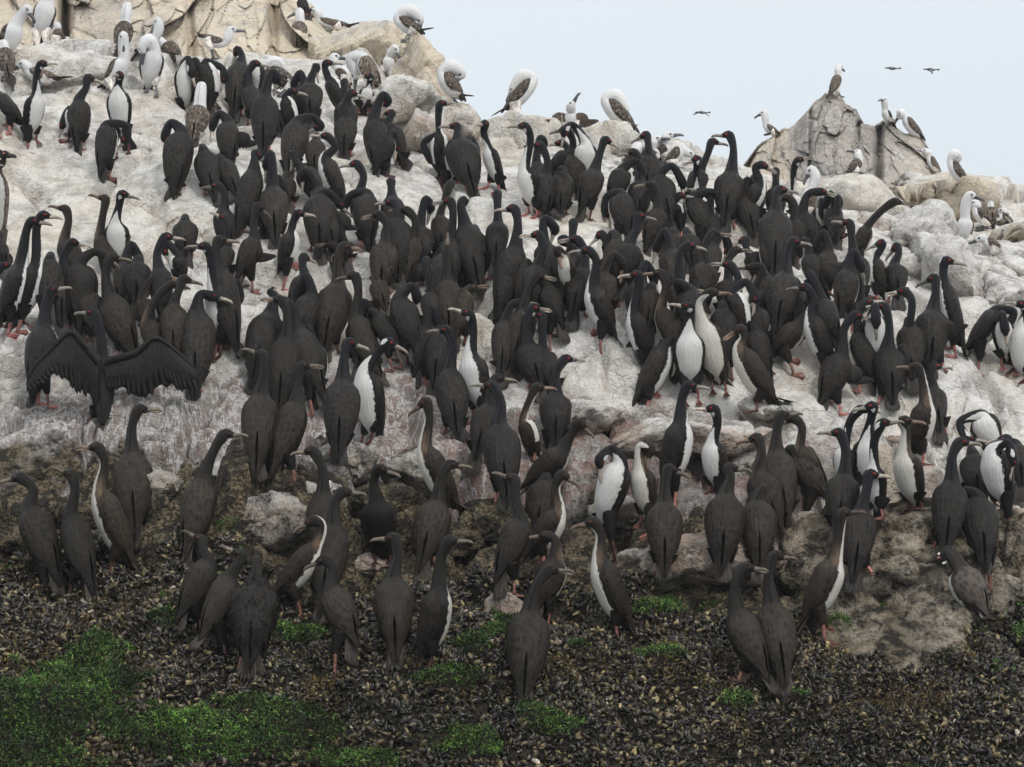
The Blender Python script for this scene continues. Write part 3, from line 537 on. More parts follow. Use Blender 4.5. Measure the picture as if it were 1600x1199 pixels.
# plumage, heading, head, bill angle, neck bend, neck base, rump, feet (photograph pixels); w width, T tail tip, h half-open wing tip, D distance | label
BIRDS = """
o FR 42,14 -55 - 25,38 5,82 8,95 w1.2 | booby with bowed head, nearest one above the pink-footed upper-left bird
o B - x - 6,75 14,118 12,140 w.8 T21,138 | booby with hidden head, nearest one above-left of the pink-footed upper-left bird
o F 76,-20 0 - 74,2 62,52 68,60 w1.2 | booby with bill right, nearest one above the pink-footed upper-left bird
o BL 88,40 x - 86,47 96,58 90,64 w.6 T103,62 | booby seen from behind, nearest one above the pink-footed upper-left bird
o B 199,10 x - 196,34 188,75 184,88 w.95 | booby seen from behind, nearest one above-left of the back-turned speckled booby
o FR 193,56 -86 193,72 194,92 170,132 185,148 w1.1 T145,151 | booby with bowed head, nearest one above-right of the pink-footed upper-left bird
o F 224,74 -92 232,64 240,78 232,132 238,145 w1.15 | booby with bowed head, nearest one above-left of the back-turned speckled booby
o L 246,33 -120 248,45 242,60 218,74 235,92 w.9 | booby with bowed head, second nearest one above-left of the back-turned speckled booby
o BR - x - 255,70 280,92 272,98 w1 T291,99 | booby with hidden head, nearest one above the back-turned speckled booby
o R 361,47 -3 356,60 350,68 318,60 335,76 w.75 T302,50 | booby with bill right, nearest one above the back-turned speckled booby
o L 36,100 210 - 44,112 82,124 66,140 w.9 T116,122 | booby with bill left, nearest one above the pink-footed upper-left bird
k FR 64,101 2 57,118 57,146 46,208 52,230 w.95 | black cormorant with white belly and pink feet on bare white rock, upper left
k L - 200 - -6,148 26,188 14,204 w1.1 | black cormorant with hidden head, nearest one left of the pink-footed upper-left bird
k BR 137,122 -15 134,138 124,156 124,218 122,232 w1.1 | black cormorant with bill right, nearest one right of the pink-footed upper-left bird
k L 99,193 -108 103,178 110,170 120,212 112,228 w.8 | black cormorant with bowed head, nearest one right of the pink-footed upper-left bird
k F 187,118 x - 184,140 190,205 192,242 w1.05 T206,242 | white-bellied black cormorant facing the viewer, nearest one left of the back-turned speckled booby
k BR 198,216 228 196,196 168,196 162,260 166,280 w1.05 T163,287 | black cormorant with bowed head, nearest one below-right of the pink-footed upper-left bird
k F 299,112 -75 294,92 288,104 291,163 290,178 w.95 | white-bellied black cormorant with bowed head, nearest one above the back-turned speckled booby
o B 315,135 x - 312,166 303,212 300,228 w1.1 | speckle-backed booby with turned back among black cormorants
k BL 258,214 -62 267,192 283,206 272,290 285,303 w1.25 T262,322 | black cormorant with bowed head, nearest one below-left of the back-turned speckled booby
k B - x - 318,236 332,298 328,312 w1 T348,325 | black cormorant with hidden head, nearest one below the back-turned speckled booby
k B - x - 346,250 368,298 360,310 w.9 T354,318 | black cormorant with hidden head, nearest one below-right of the back-turned speckled booby
k BL 333,195 -100 343,178 355,190 358,248 362,262 w1.1 h392,214 | black cormorant with bowed head, nearest one below-right of the back-turned speckled booby
k R 350,120 -100 346,106 322,98 332,155 330,173 w1 T348,172 | black cormorant with bowed head, nearest one above the back-turned speckled booby
k B 371,78 -112 378,88 376,98 367,165 368,181 w1.15 | black cormorant with bowed head, nearest one above-right of the back-turned speckled booby
k FL 386,142 -70 392,118 402,102 402,160 402,175 w1 | white-bellied black cormorant with bowed head, nearest one above-right of the back-turned speckled booby
o BR 443,114 -95 430,97 416,108 458,132 432,150 w.9 T468,132 | booby with bowed head, nearest one above-right of the back-turned speckled booby
k B 433,122 -100 424,114 414,146 412,225 412,240 w1.1 | black cormorant with bowed head, nearest one right of the back-turned speckled booby
k R 456,143 -10 - 446,152 456,198 452,214 w.9 | black cormorant with bill right, second nearest one right of the back-turned speckled booby
b B - x - 430,172 440,203 438,214 w.8 | dark brown cormorant with hidden head, nearest one right of the back-turned speckled booby
k B 501,198 202 488,184 466,190 453,260 456,274 w1.1 | black cormorant with bill left, nearest one right of the back-turned speckled booby
k B 494,104 -82 490,112 484,130 485,178 488,212 w1.2 | black cormorant with bowed head, second nearest one below-left of the bent white booby
k R 510,99 0 508,108 514,122 535,168 526,192 w1 | black cormorant with bill right, nearest one below-left of the bent white booby
o R 522,89 -8 - 526,106 544,124 528,135 w.8 | booby with bill right, nearest one below-left of the bent white booby
o BL 556,116 -95 548,92 566,90 588,132 566,150 w1.05 | booby with bowed head, second nearest one below-left of the bent white booby
k F 578,120 180 578,127 576,138 568,162 568,178 w.8 | white-bellied black cormorant with bill left, nearest one below-left of the bent white booby
k B 538,128 -75 538,140 541,158 540,213 540,240 w1.05 | black cormorant with bowed head, nearest one below-left of the bent white booby
k BR 606,158 -118 597,149 584,186 592,258 590,270 w1.15 T607,277 | black cormorant with bowed head, nearest one below the bent white booby
k BR 612,177 185 610,184 606,194 628,248 626,262 w1 T643,267 | black cormorant with bill left, nearest one below the bent white booby
k L 512,214 174 524,230 508,246 530,305 528,318 w1.05 | black cormorant with bill left, second nearest one right of the back-turned speckled booby
b B - x - 494,218 491,262 492,280 w.9 | dark brown cormorant with hidden head, nearest one below-left of the bent white booby
k B 558,257 184 568,276 562,302 574,362 572,378 w1 | black cormorant with bill left, nearest one below-right of the back-turned speckled booby
k BL 538,322 -100 550,304 572,304 573,374 575,390 w1.15 | black cormorant with bowed head, third nearest one above the snowy-breasted bird
k BR 400,240 -45 398,248 397,264 378,352 388,368 w1.05 T372,374 | black cormorant with bill right, nearest one below-right of the back-turned speckled booby
k B 417,256 -94 424,241 426,290 430,362 434,380 w1.15 | black cormorant with bowed head, second nearest one below-right of the back-turned speckled booby
k BR 458,240 -94 - 470,262 500,310 492,325 w1 | black cormorant with bowed head, third nearest one below-right of the back-turned speckled booby
k BL 473,275 -94 480,268 496,290 510,328 506,342 w.9 | black cormorant with bowed head, fourth nearest one below-right of the back-turned speckled booby
b B - x - 448,278 450,312 450,325 w.8 | dark brown cormorant with hidden head, nearest one below-right of the back-turned speckled booby
k B 528,318 -40 514,302 500,306 500,382 494,397 w1.3 h550,345 | black cormorant with bill right, nearest one above the snowy-breasted bird
k R 465,334 -5 458,348 456,362 444,412 450,445 w1 T430,440 | black cormorant with bill right, second nearest one below-right of the back-turned speckled booby
k B 532,358 177 - 538,378 540,400 540,412 w.9 | black cormorant with bill left, second nearest one above the snowy-breasted bird
j B 536,386 -8 528,408 528,442 510,535 520,552 w1.25 | pale-necked brown cormorant with bill right, nearest one above-left of the snowy-breasted bird
b L 518,383 178 - 528,398 530,415 530,425 w.7 | dark brown cormorant with bill left, nearest one below-right of the back-turned speckled booby
b BR 402,322 -38 397,348 397,370 378,426 384,458 w1 h411,390 | dark brown cormorant with bill right, nearest one right of the right-looking white-breasted bird
k B 352,343 150 355,360 355,384 350,420 355,440 w.7 | black cormorant with bill left, second nearest one right of the right-looking white-breasted bird
b BL 341,376 0 338,394 344,420 362,528 342,556 w1.1 T383,562 | dark brown cormorant with bill right, second nearest one below-right of the right-looking white-breasted bird
k FL 322,386 178 329,406 332,450 348,525 338,550 w.9 | white-bellied black cormorant with bill left, nearest one below-right of the right-looking white-breasted bird
k BL - x - -2,380 4,408 4,430 w.9 | black cormorant with hidden head, nearest one below the left-edge penguin
k R 6,416 3 - -8,436 -12,490 -8,505 w1 | black cormorant with bill right, second nearest one below the left-edge penguin
k R 50,346 -7 41,362 34,410 10,492 14,520 w1.2 | black cormorant with bill right, nearest one below the left-edge penguin
k R 66,337 -5 57,358 58,408 34,488 30,516 w1.05 | black cormorant with bill right, nearest one below-right of the left-edge penguin
j BL 103,328 163 107,345 101,374 122,428 116,450 w1.1 | pale-necked brown cormorant with bill left, nearest one left of the right-looking white-breasted bird
j BL 165,312 160 161,335 156,368 176,412 172,442 w1 | pale-necked brown cormorant with bill left, nearest one below-left of the right-looking white-breasted bird
k F 190,304 -12 186,322 181,345 186,408 192,430 w1 h202,378 | black cormorant with white breast looking right behind a brown one
b BR 162,399 -35 146,394 124,412 128,500 122,520 w1.35 T131,536 | dark brown cormorant with bill right, nearest one below-left of the right-looking white-breasted bird
k BL 110,402 -110 - 118,410 126,440 124,460 w.8 | black cormorant with bowed head, nearest one below-left of the right-looking white-breasted bird
b BL 173,403 -4 165,428 170,460 202,545 192,562 w1.25 | dark brown cormorant with bill right, nearest one above the spread-winged bird
k B - x - 215,410 215,465 215,500 w1.1 | black cormorant with hidden head, nearest one below-right of the right-looking white-breasted bird
j BR 254,432 -8 236,438 222,466 232,512 232,540 w.9 | pale-necked brown cormorant with bill right, nearest one below the right-looking white-breasted bird
j BL 266,446 -5 243,468 230,500 258,562 262,600 w1 T272,632 | pale-necked brown cormorant with bill right, nearest one above-right of the spread-winged bird
k B 330,463 -12 313,461 308,484 306,594 302,615 w1.25 T301,628 | black cormorant with bill right, nearest one above-right of the spread-winged bird
b B 286,437 -10 - 272,475 272,545 272,605 w1 | dark brown cormorant with bill right, nearest one above-right of the spread-winged bird
k L 256,390 -65 262,380 278,400 282,430 282,450 w1 | black cormorant with bowed head, nearest one right of the right-looking white-breasted bird
k B - x - 289,346 290,390 290,408 w1.1 | black cormorant with hidden head, nearest one right of the right-looking white-breasted bird
k B 148,490 175 156,512 160,560 160,655 148,668 w.95 S T160,690 | black cormorant holding both wings spread wide to dry
k BR 78,454 12 72,472 68,508 58,602 68,638 w1.25 T47,641 | black cormorant with bill right, nearest one above-left of the spread-winged bird
k B - x - 78,406 76,470 82,515 w1 | black cormorant with hidden head, nearest one below-left of the right-looking white-breasted bird
p F 3,242 -5 - -6,264 -7,380 2,396 w.8 | white-fronted penguin cut off by the left edge of the view
o L 656,30 -88 640,15 622,28 652,50 635,65 w1 T679,46 | white booby bent over its own tail against the open sky
o F 617,76 -60 612,82 608,90 606,112 606,118 w.9 | booby with bowed head, nearest one below-left of the bent white booby
o L 722,116 230 705,103 692,114 716,150 712,164 w1.1 D23.9 T741,153 | booby with bowed head, nearest one below-right of the bent white booby
o R 802,138 240 818,117 832,124 798,166 818,176 w1.05 T768,184 | booby with bowed head, nearest one left of the hunched skyline booby
o F 892,166 60 - 892,176 890,198 890,206 w.8 h862,182 h919,182 | booby with bill right, nearest one left of the hunched skyline booby
k F 882,204 -100 896,196 914,222 912,275 908,300 w1.15 | white-bellied black cormorant with bowed head, nearest one below-left of the hunched skyline booby
k BR 877,224 187 884,228 888,238 864,264 872,288 w1 | black cormorant with bill left, nearest one below-left of the hunched skyline booby
k B - x - 878,270 876,325 876,340 w1.05 f T868,342 | black cormorant with hidden head, nearest one below-left of the hunched skyline booby
k B 849,222 -80 843,218 838,252 854,310 860,326 w.85 | black cormorant with bowed head, nearest one below-left of the hunched skyline booby
k FL 821,198 178 829,218 820,260 836,320 832,338 w1.05 | white-bellied black cormorant with bill left, nearest one below-left of the hunched skyline booby
k FL 758,194 x 756,208 762,228 780,284 772,300 w.8 | white-bellied black cormorant facing the viewer, nearest one left of the hunched skyline booby
k B 714,198 178 715,206 716,218 736,288 738,302 w1.4 | black cormorant with bill left, nearest one below-right of the bent white booby
k L 672,248 -55 662,224 684,212 688,266 692,280 w.8 | black cormorant with bowed head, second nearest one below the bent white booby
k R 688,163 5 685,180 686,205 690,250 694,282 w.7 | black cormorant with bill right, nearest one below the bent white booby
k F 700,240 -50 702,230 706,224 706,275 706,290 w.8 | white-bellied black cormorant with bowed head, nearest one below the bent white booby
b B 703,288 x - 688,335 690,385 690,400 w.8 | dark brown cormorant seen from behind, nearest one above-left of the striding red-footed bird
k B 611,284 x - 612,306 616,370 614,385 w.95 | black cormorant seen from behind, nearest one above the snowy-breasted bird
k B 614,317 180 619,325 619,342 622,418 626,448 w1.2 | black cormorant with bill left, third nearest one above the snowy-breasted bird
k B 673,323 -102 664,312 657,352 661,402 660,432 w1 | black cormorant with bowed head, second nearest one above the snowy-breasted bird
k B 725,314 -108 720,320 726,350 745,436 748,460 w1.1 | black cormorant with bowed head, third nearest one above-left of the striding red-footed bird
k B 704,315 183 708,336 705,370 706,430 702,462 w1 | black cormorant with bill left, nearest one above-right of the snowy-breasted bird
b B 699,395 90 - 698,438 702,515 700,535 w1.1 | dark brown cormorant with bill left, nearest one above-right of the snowy-breasted bird
b B - x - 722,382 726,436 730,455 w.9 | dark brown cormorant with hidden head, nearest one above-right of the snowy-breasted bird
j BR 735,452 15 - 726,458 716,520 715,540 w1 | pale-necked brown cormorant with bill right, nearest one above-right of the snowy-breasted bird
k B 777,303 x - 778,345 775,402 775,440 w.9 | black cormorant seen from behind, second nearest one above-left of the striding red-footed bird
k BR 804,327 180 809,348 806,384 784,476 786,492 w1.2 T767,502 | black cormorant with bill left, second nearest one left of the striding red-footed bird
k B 867,357 -105 850,342 850,378 864,442 862,462 w1 | black cormorant with bowed head, nearest one above-left of the striding red-footed bird
k B 842,368 178 849,388 840,415 830,475 832,525 w1.05 | black cormorant with bill left, nearest one left of the striding red-footed bird
k B 896,348 x - 893,388 896,440 895,480 w.9 | black cormorant seen from behind, nearest one above-left of the striding red-footed bird
k B 878,376 -40 884,374 896,392 886,450 886,490 w1 | black cormorant with bill right, nearest one above-left of the striding red-footed bird
j FL 871,391 -80 - 884,402 890,450 888,500 w.8 | pale-necked brown cormorant with bowed head, nearest one above-left of the striding red-footed bird
k L 920,392 182 932,410 926,448 950,513 938,543 w1.15 T975,549 | black cormorant with white flank striding left on red feet, alone on pale rock
k BL 651,463 -95 643,447 625,466 646,540 634,576 w1.25 T648,574 | black cormorant with bowed head, second nearest one above-right of the snowy-breasted bird
k B 664,390 177 - 660,412 650,435 650,452 w.9 | black cormorant with bill left, nearest one above the snowy-breasted bird
k B 666,408 x - 672,455 674,500 668,540 w.8 | black cormorant seen from behind, nearest one above-right of the snowy-breasted bird
k B 700,517 178 708,544 702,576 712,664 704,684 w1.15 T726,694 | black cormorant with bill left, nearest one above the slim white-fronted youngster
k FL 733,491 162 739,514 735,552 752,632 748,662 w1.15 | white-bellied black cormorant with bill left, nearest one above the slim white-fronted youngster
k B - x - 686,520 680,588 678,606 w.95 | black cormorant with hidden head, nearest one above-right of the snowy-breasted bird
k B 812,474 0 798,478 790,500 784,572 792,586 w.9 | black cormorant with bill right, nearest one left of the striding red-footed bird
b B 838,432 -5 826,454 818,482 806,560 806,580 w1.05 | dark brown cormorant with bill right, nearest one left of the striding red-footed bird
b BL - x - 855,448 872,500 862,538 w1 | dark brown cormorant with hidden head, nearest one left of the striding red-footed bird
k B 831,482 -3 822,506 824,536 840,595 836,612 w1.25 | black cormorant with bill right, nearest one below-left of the striding red-footed bird
k B 848,495 165 848,515 848,546 864,598 862,618 w.9 | black cormorant with bill left, nearest one below-left of the striding red-footed bird
k B 882,562 0 869,584 868,614 868,680 870,700 w1.2 | black cormorant with bill right, nearest one above-left of the bowing snowy bird
b B 775,592 -2 767,606 766,632 748,700 752,735 w1.05 T733,748 | dark brown cormorant with bill right, nearest one above-right of the slim white-fronted youngster
k B 770,604 172 783,630 780,662 790,762 786,788 w1.2 T790,803 | black cormorant with bill left, nearest one right of the slim white-fronted youngster
j R 838,606 0 828,626 818,656 832,702 836,716 w.85 | pale-necked brown cormorant with bill right, nearest one above-right of the slim white-fronted youngster
k FL 606,535 -24 590,552 572,578 586,675 570,694 w1.15 T606,706 | black cormorant with snowy breast looking right above the broken rocks
k B 544,536 -14 538,558 536,592 530,692 528,714 w1.2 T531,732 | black cormorant with bill right, nearest one left of the snowy-breasted bird
b BL 555,432 185 560,458 556,492 584,574 582,584 w1.05 T611,606 | dark brown cormorant with bill left, nearest one above the snowy-breasted bird
b BL - x - 588,492 618,538 618,576 w1 | dark brown cormorant with hidden head, nearest one above the snowy-breasted bird
j B - x - 588,438 600,475 600,490 w.8 | pale-necked brown cormorant with hidden head, nearest one above the snowy-breasted bird
k B 425,456 -40 428,466 424,488 400,580 402,600 w1.3 | black cormorant with bill right, nearest one above-left of the snowy-breasted bird
b B 440,470 172 449,492 448,526 438,622 436,645 w1.15 | dark brown cormorant with bill left, nearest one left of the snowy-breasted bird
k BL 452,476 130 460,488 465,512 496,604 492,630 w1.1 | black cormorant with bill left, nearest one above-left of the snowy-breasted bird
k BR 474,402 x - 476,430 460,480 470,498 w1.05 | black cormorant seen from behind, nearest one above-left of the snowy-breasted bird
b B 412,556 158 413,580 408,614 402,718 408,742 w1.15 T407,756 | dark brown cormorant with bill left, nearest one above the neck-striped bird
b BR 470,573 3 466,598 463,627 436,722 458,758 w1.15 T422,778 | dark brown cormorant with bill right, nearest one left of the snowy-breasted bird
k L 997,430 182 998,450 990,486 1010,558 1004,580 w.95 h990,520 | black cormorant with bill left, nearest one below-right of the striding red-footed bird
j BL 1033,428 178 1040,448 1034,480 1054,540 1050,572 w.95 | pale-necked brown cormorant with bill left, nearest one above-left of the viewer-facing white-breasted bird
b B - x - 1018,452 1012,505 1014,530 w.9 | dark brown cormorant with hidden head, nearest one right of the striding red-footed bird
k B 1065,462 -115 1058,442 1078,454 1086,515 1086,592 w1.1 | black cormorant with bowed head, nearest one above the viewer-facing white-breasted bird
k F 1076,480 170 1078,492 1076,518 1078,595 1081,628 w1.15 | black cormorant facing the viewer with a plain white breast, mid crowd
k R - x - 1040,540 1004,618 1018,636 w1.1 T996,652 | black cormorant with hidden head, nearest one left of the viewer-facing white-breasted bird
j F 1110,458 0 1093,472 1096,500 1122,590 1124,616 w1.1 T1144,622 | pale-necked brown cormorant with bill right, nearest one right of the viewer-facing white-breasted bird
b B - x - 1130,482 1130,558 1134,592 w1 | dark brown cormorant with hidden head, nearest one above-right of the viewer-facing white-breasted bird
k R 1178,463 -90 1166,441 1147,456 1160,520 1160,560 w1 | black cormorant with bowed head, nearest one above-right of the viewer-facing white-breasted bird
k BR 1184,466 200 - 1180,482 1190,525 1194,562 w1 | black cormorant with bill left, nearest one above-left of the wing-drooping bird
j L 1158,514 208 1162,528 1156,545 1200,622 1174,646 w1.15 T1240,632 | pale-necked brown cormorant with bill left, nearest one right of the viewer-facing white-breasted bird
k BL - x - 1180,515 1196,578 1200,592 w1 | black cormorant with hidden head, nearest one right of the viewer-facing white-breasted bird
b R 1262,470 -60 1264,486 1248,506 1214,550 1234,583 w1.15 | dark brown cormorant with bowed head, nearest one above-left of the wing-drooping bird
k L 1260,450 181 1271,468 1267,492 1292,562 1296,590 w1.05 | black cormorant with bill left, nearest one above the wing-drooping bird
k BL 1265,428 -60 - 1284,468 1302,522 1305,580 w1.1 | black cormorant with bowed head, nearest one above the wing-drooping bird
k BR 1335,493 -12 1319,514 1315,552 1291,620 1306,642 w1.25 h1349,582 T1284,648 | black cormorant turned right with one wing hanging open, right half
k B 1382,480 175 1389,506 1387,542 1393,612 1382,638 w1.25 T1395,646 | black cormorant with bill left, nearest one right of the wing-drooping bird
k F - x - 1366,488 1366,560 1364,585 w.95 | white-bellied black cormorant with hidden head, nearest one above-right of the wing-drooping bird
k B 1413,456 186 1425,474 1418,530 1424,580 1426,602 w.9 | black cormorant with bill left, second nearest one right of the wing-drooping bird
k B 1460,435 200 1462,456 1458,484 1454,560 1468,576 w1.3 h1491,505 | black cormorant with bill left, nearest one left of the low-bending right-edge bird
k L 1477,408 -8 1474,424 1474,440 1496,530 1490,556 w.95 | black cormorant with bill right, nearest one above-left of the low-bending right-edge bird
k R 1573,512 222 1584,488 1558,486 1522,538 1526,560 w1.1 T1508,570 | black cormorant bending its neck down low near the right edge
k FL 1599,477 172 1602,490 1598,508 1598,582 1590,604 w1.1 | white-bellied black cormorant with bill left, nearest one below-right of the low-bending right-edge bird
k F - x - 1566,500 1572,555 1576,580 w.9 | white-bellied black cormorant with hidden head, nearest one below-right of the low-bending right-edge bird
k B 1010,211 203 1013,226 1013,242 1010,295 1006,312 w1.2 f | black cormorant with bill left, nearest one below-right of the hunched skyline booby
k BR 945,219 -25 938,238 930,264 914,318 912,345 w1.2 | black cormorant with bill right, nearest one below the hunched skyline booby
k BR 1004,270 -85 994,252 974,264 958,308 960,340 w1.15 | black cormorant with bowed head, nearest one below the hunched skyline booby
k BL 946,330 -70 948,308 968,304 978,360 972,380 w1.25 | black cormorant with bowed head, nearest one above the striding red-footed bird
k BR 997,338 -8 994,358 984,380 976,436 978,474 w1.2 h1007,405 | black cormorant with bill right, nearest one above-right of the striding red-footed bird
k BL 940,366 220 950,384 950,402 950,435 950,470 w.9 | black cormorant with bill left, nearest one above the striding red-footed bird
j B 972,412 -95 958,398 944,424 948,475 950,500 w.9 | pale-necked brown cormorant with bowed head, nearest one above the striding red-footed bird
k B 1066,285 -85 1050,260 1030,274 1044,338 1036,352 w1.1 | black cormorant with bowed head, nearest one below-right of the hunched skyline booby
k F 1090,249 200 1088,270 1088,292 1085,322 1086,338 w.7 | white-bellied black cormorant with bill left, nearest one below-right of the hunched skyline booby
k B 1112,222 -7 1106,240 1096,264 1082,305 1085,330 w.9 | black cormorant with bill right, nearest one below-right of the hunched skyline booby
k B 1140,212 176 1146,234 1143,268 1134,334 1138,350 w1.25 | black cormorant with bill left, nearest one below-left of the crag-top booby
k R 1190,258 -25 1180,264 1188,286 1163,334 1174,358 w1 T1136,362 | black cormorant with bill right, nearest one below-left of the crag-top booby
k B 1212,268 x - 1212,292 1212,340 1212,360 w.9 | black cormorant seen from behind, nearest one above-left of the neck-stretching bird
k B 1218,297 -5 1212,306 1212,328 1210,415 1206,440 w1.25 | black cormorant with bill right, second nearest one left of the neck-stretching bird
k FR 1246,252 18 1240,268 1240,304 1242,335 1244,350 w.7 | white-bellied black cormorant with bill right, nearest one above-left of the neck-stretching bird
o L 1267,265 -120 1274,278 1268,296 1262,332 1262,346 w.9 | booby with bowed head, nearest one above-left of the neck-stretching bird
k BL 1281,300 -10 1262,304 1254,332 1274,384 1276,400 w1.15 | black cormorant with bill right, nearest one left of the neck-stretching bird
k B 1291,317 -95 1298,303 1304,322 1300,362 1300,380 w.8 | black cormorant with bowed head, second nearest one above-left of the neck-stretching bird
k B 1311,318 -100 1309,310 1308,336 1306,372 1306,390 w.9 | black cormorant with bowed head, nearest one above-left of the neck-stretching bird
k F - x - 1283,322 1284,352 1284,370 w.8 | white-bellied black cormorant with hidden head, nearest one above-left of the neck-stretching bird
k BR 1309,352 -8 1296,366 1290,394 1282,430 1284,450 w1 | black cormorant with bill right, nearest one below-left of the neck-stretching bird
k B 1328,350 168 1331,372 1334,398 1342,455 1344,485 w1.15 | black cormorant with bill left, nearest one below the neck-stretching bird
b R 1397,316 -5 1378,329 1357,352 1334,400 1342,412 w.85 | slim brown cormorant stretching its neck up toward the cream cliff
k BL 1258,376 -95 - 1264,398 1274,440 1302,476 w1 h1352,422 h1340,436 | black cormorant with bowed head, nearest one below-left of the neck-stretching bird
k B 1238,378 -5 1230,396 1228,426 1216,500 1216,530 w1.2 | black cormorant with bill right, nearest one above-left of the wing-drooping bird
k BL 1217,393 -85 1212,376 1200,376 1206,425 1204,442 w.95 | black cormorant with bowed head, nearest one left of the neck-stretching bird
k BR 1164,375 200 - 1170,396 1186,420 1182,440 w.9 | black cormorant with bill left, nearest one left of the neck-stretching bird
k B 1138,387 -110 1130,367 1110,378 1106,435 1110,452 w1 | black cormorant with bowed head, second nearest one above-right of the striding red-footed bird
k B 1075,384 -9 1062,398 1062,440 1066,500 1068,530 w1 | black cormorant with bill right, nearest one above the viewer-facing white-breasted bird
b B - x - 1050,366 1048,405 1050,425 w1 | dark brown cormorant with hidden head, nearest one above-right of the striding red-footed bird
k B - x - 1074,366 1080,405 1080,425 w1 | black cormorant with hidden head, nearest one above-right of the striding red-footed bird
k BL 1126,318 -110 1112,300 1082,310 1106,362 1100,374 w1.15 | black cormorant with bowed head, second nearest one below-right of the hunched skyline booby
k R 1062,306 -5 - 1055,320 1060,340 1060,352 w.7 | black cormorant with bill right, second nearest one below-right of the hunched skyline booby
b B 1176,418 182 1192,420 1180,452 1196,485 1194,500 w.9 | dark brown cormorant with bill left, nearest one above-right of the viewer-facing white-breasted bird
b B 1148,392 5 1138,408 1138,436 1134,480 1136,500 w.95 | dark brown cormorant with bill right, nearest one above-right of the viewer-facing white-breasted bird
k B - x - 1196,432 1206,475 1204,500 w1 | black cormorant with hidden head, nearest one above-right of the viewer-facing white-breasted bird
k B 1401,385 228 1404,396 1398,412 1402,455 1398,482 w1.05 | black cormorant with bowed head, nearest one below-right of the neck-stretching bird
k L 1378,380 200 - 1368,402 1374,452 1372,475 w.9 | black cormorant with bill left, nearest one below-right of the neck-stretching bird
o L 1193,176 208 1196,186 1196,196 1212,208 1202,211 w.8 D34 | booby with bill left, nearest one below-left of the crag-top booby
o BR 1311,105 x - 1310,117 1300,144 1308,152 w.85 D35 T1291,156 | booby perched on the very tip of the peaked crag
o FL 1381,156 x - 1382,172 1391,189 1386,196 w.8 D35 | booby facing the viewer, nearest one below-right of the crag-top booby
o L 1405,180 240 1407,178 1414,184 1436,212 1420,210 w1 D34 T1447,223 | booby with bowed head, nearest one below-right of the crag-top booby
o BR 1341,238 170 - 1343,250 1330,267 1345,276 w1 D33 T1318,272 | booby with bill left, nearest one above the neck-stretching bird
o R 1330,280 -3 1325,287 1323,298 1318,330 1322,340 w1 D28 | booby with bill right, nearest one above the neck-stretching bird
o L 1446,236 180 - 1452,244 1465,268 1460,275 w.8 D34 | booby with bill left, nearest one above-left of the tall white booby
o L 1497,247 -110 1492,243 1486,252 1506,284 1495,284 w.85 D33 T1514,294 | booby with bowed head, nearest one above the tall white booby
o F 1515,305 -20 1509,320 1508,340 1505,374 1502,388 w1 | tall white booby standing upright beside small resting boobies
o L 1523,318 180 - 1524,326 1545,350 1535,360 w.8 | booby with bill left, nearest one above-right of the tall white booby
o B - x - 1548,324 1550,340 1550,345 w.8 | booby with hidden head, nearest one above-right of the tall white booby
o L 1566,330 180 - 1565,334 1576,346 1572,350 w.7 | booby with bill left, nearest one right of the tall white booby
o L 1533,373 200 - 1540,374 1560,390 1550,398 w.8 | booby with bill left, nearest one below-right of the tall white booby
o L 977,172 -100 963,148 948,156 984,198 958,208 w1.15 T998,198 | large brown-winged booby hunched over on the pale skyline rock
o R 1044,212 5 1040,218 1040,226 1034,245 1038,254 w.8 | booby with bill right, second nearest one below-right of the hunched skyline booby
o R 1024,218 5 1021,224 1022,234 1022,248 1024,256 w.6 | booby with bill right, nearest one below-right of the hunched skyline booby
o R 1076,240 -20 - 1064,232 1046,254 1056,266 w.9 | booby with bill right, third nearest one below-right of the hunched skyline booby
o B - x - 992,234 984,252 988,262 w.9 | booby with hidden head, nearest one below the hunched skyline booby
o B 468,18 202 - 469,34 464,74 466,68 w.95 D26.5 T462,86 | booby with bill left, nearest one above-right of the back-turned speckled booby
o L 493,18 195 497,24 498,32 540,42 516,49 w.7 D27 T571,36 | booby with bill left, nearest one left of the bent white booby
k BL 460,-12 -60 464,-10 470,-2 478,20 484,28 w.8 D27 | black cormorant with bowed head, nearest one left of the bent white booby
b BL 33,747 188 51,764 47,793 80,888 84,914 w1.2 | dark brown cormorant with bill left, nearest one left of the left-hand white-fronted youngster
b BL 113,745 152 117,768 111,804 136,904 118,928 w1.05 T148,948 | dark brown cormorant with bill left, nearest one below-left of the left-hand white-fronted youngster
j L 154,700 178 163,726 157,765 196,868 174,890 w1.1 T216,896 | young cormorant with long white front looking left beside the tallest brown bird
b B 216,641 3 206,668 206,706 211,812 213,840 w1.25 T218,864 | dark brown cormorant with bill right, nearest one above-right of the left-hand white-fronted youngster
b BR 350,680 3 333,706 318,746 298,850 302,872 w1.2 | dark brown cormorant with bill right, nearest one right of the left-hand white-fronted youngster
b BR 316,845 150 - 325,876 290,954 304,976 w1.15 T279,992 | dark brown cormorant with bill left, nearest one above-left of the ruffled brown bird
b BR 377,868 152 374,878 360,900 326,984 348,1010 w1.1 T299,1018 | dark brown cormorant with bill left, nearest one left of the ruffled brown bird
b B 400,877 x 401,886 400,908 393,1015 386,1042 w1.45 f T394,1068 | dark brown cormorant with ruffled back feathers and fanned tail near green weed
j R 490,814 205 503,822 496,850 440,924 468,956 w1.05 | brown cormorant with curved white neck stripe leaning toward upper right
b B 490,706 182 504,733 505,768 505,862 508,905 w1.05 | dark brown cormorant with bill left, nearest one above-right of the neck-striped bird
b B 534,770 0 523,786 521,818 506,930 505,958 w1.1 | dark brown cormorant with bill right, nearest one right of the neck-striped bird
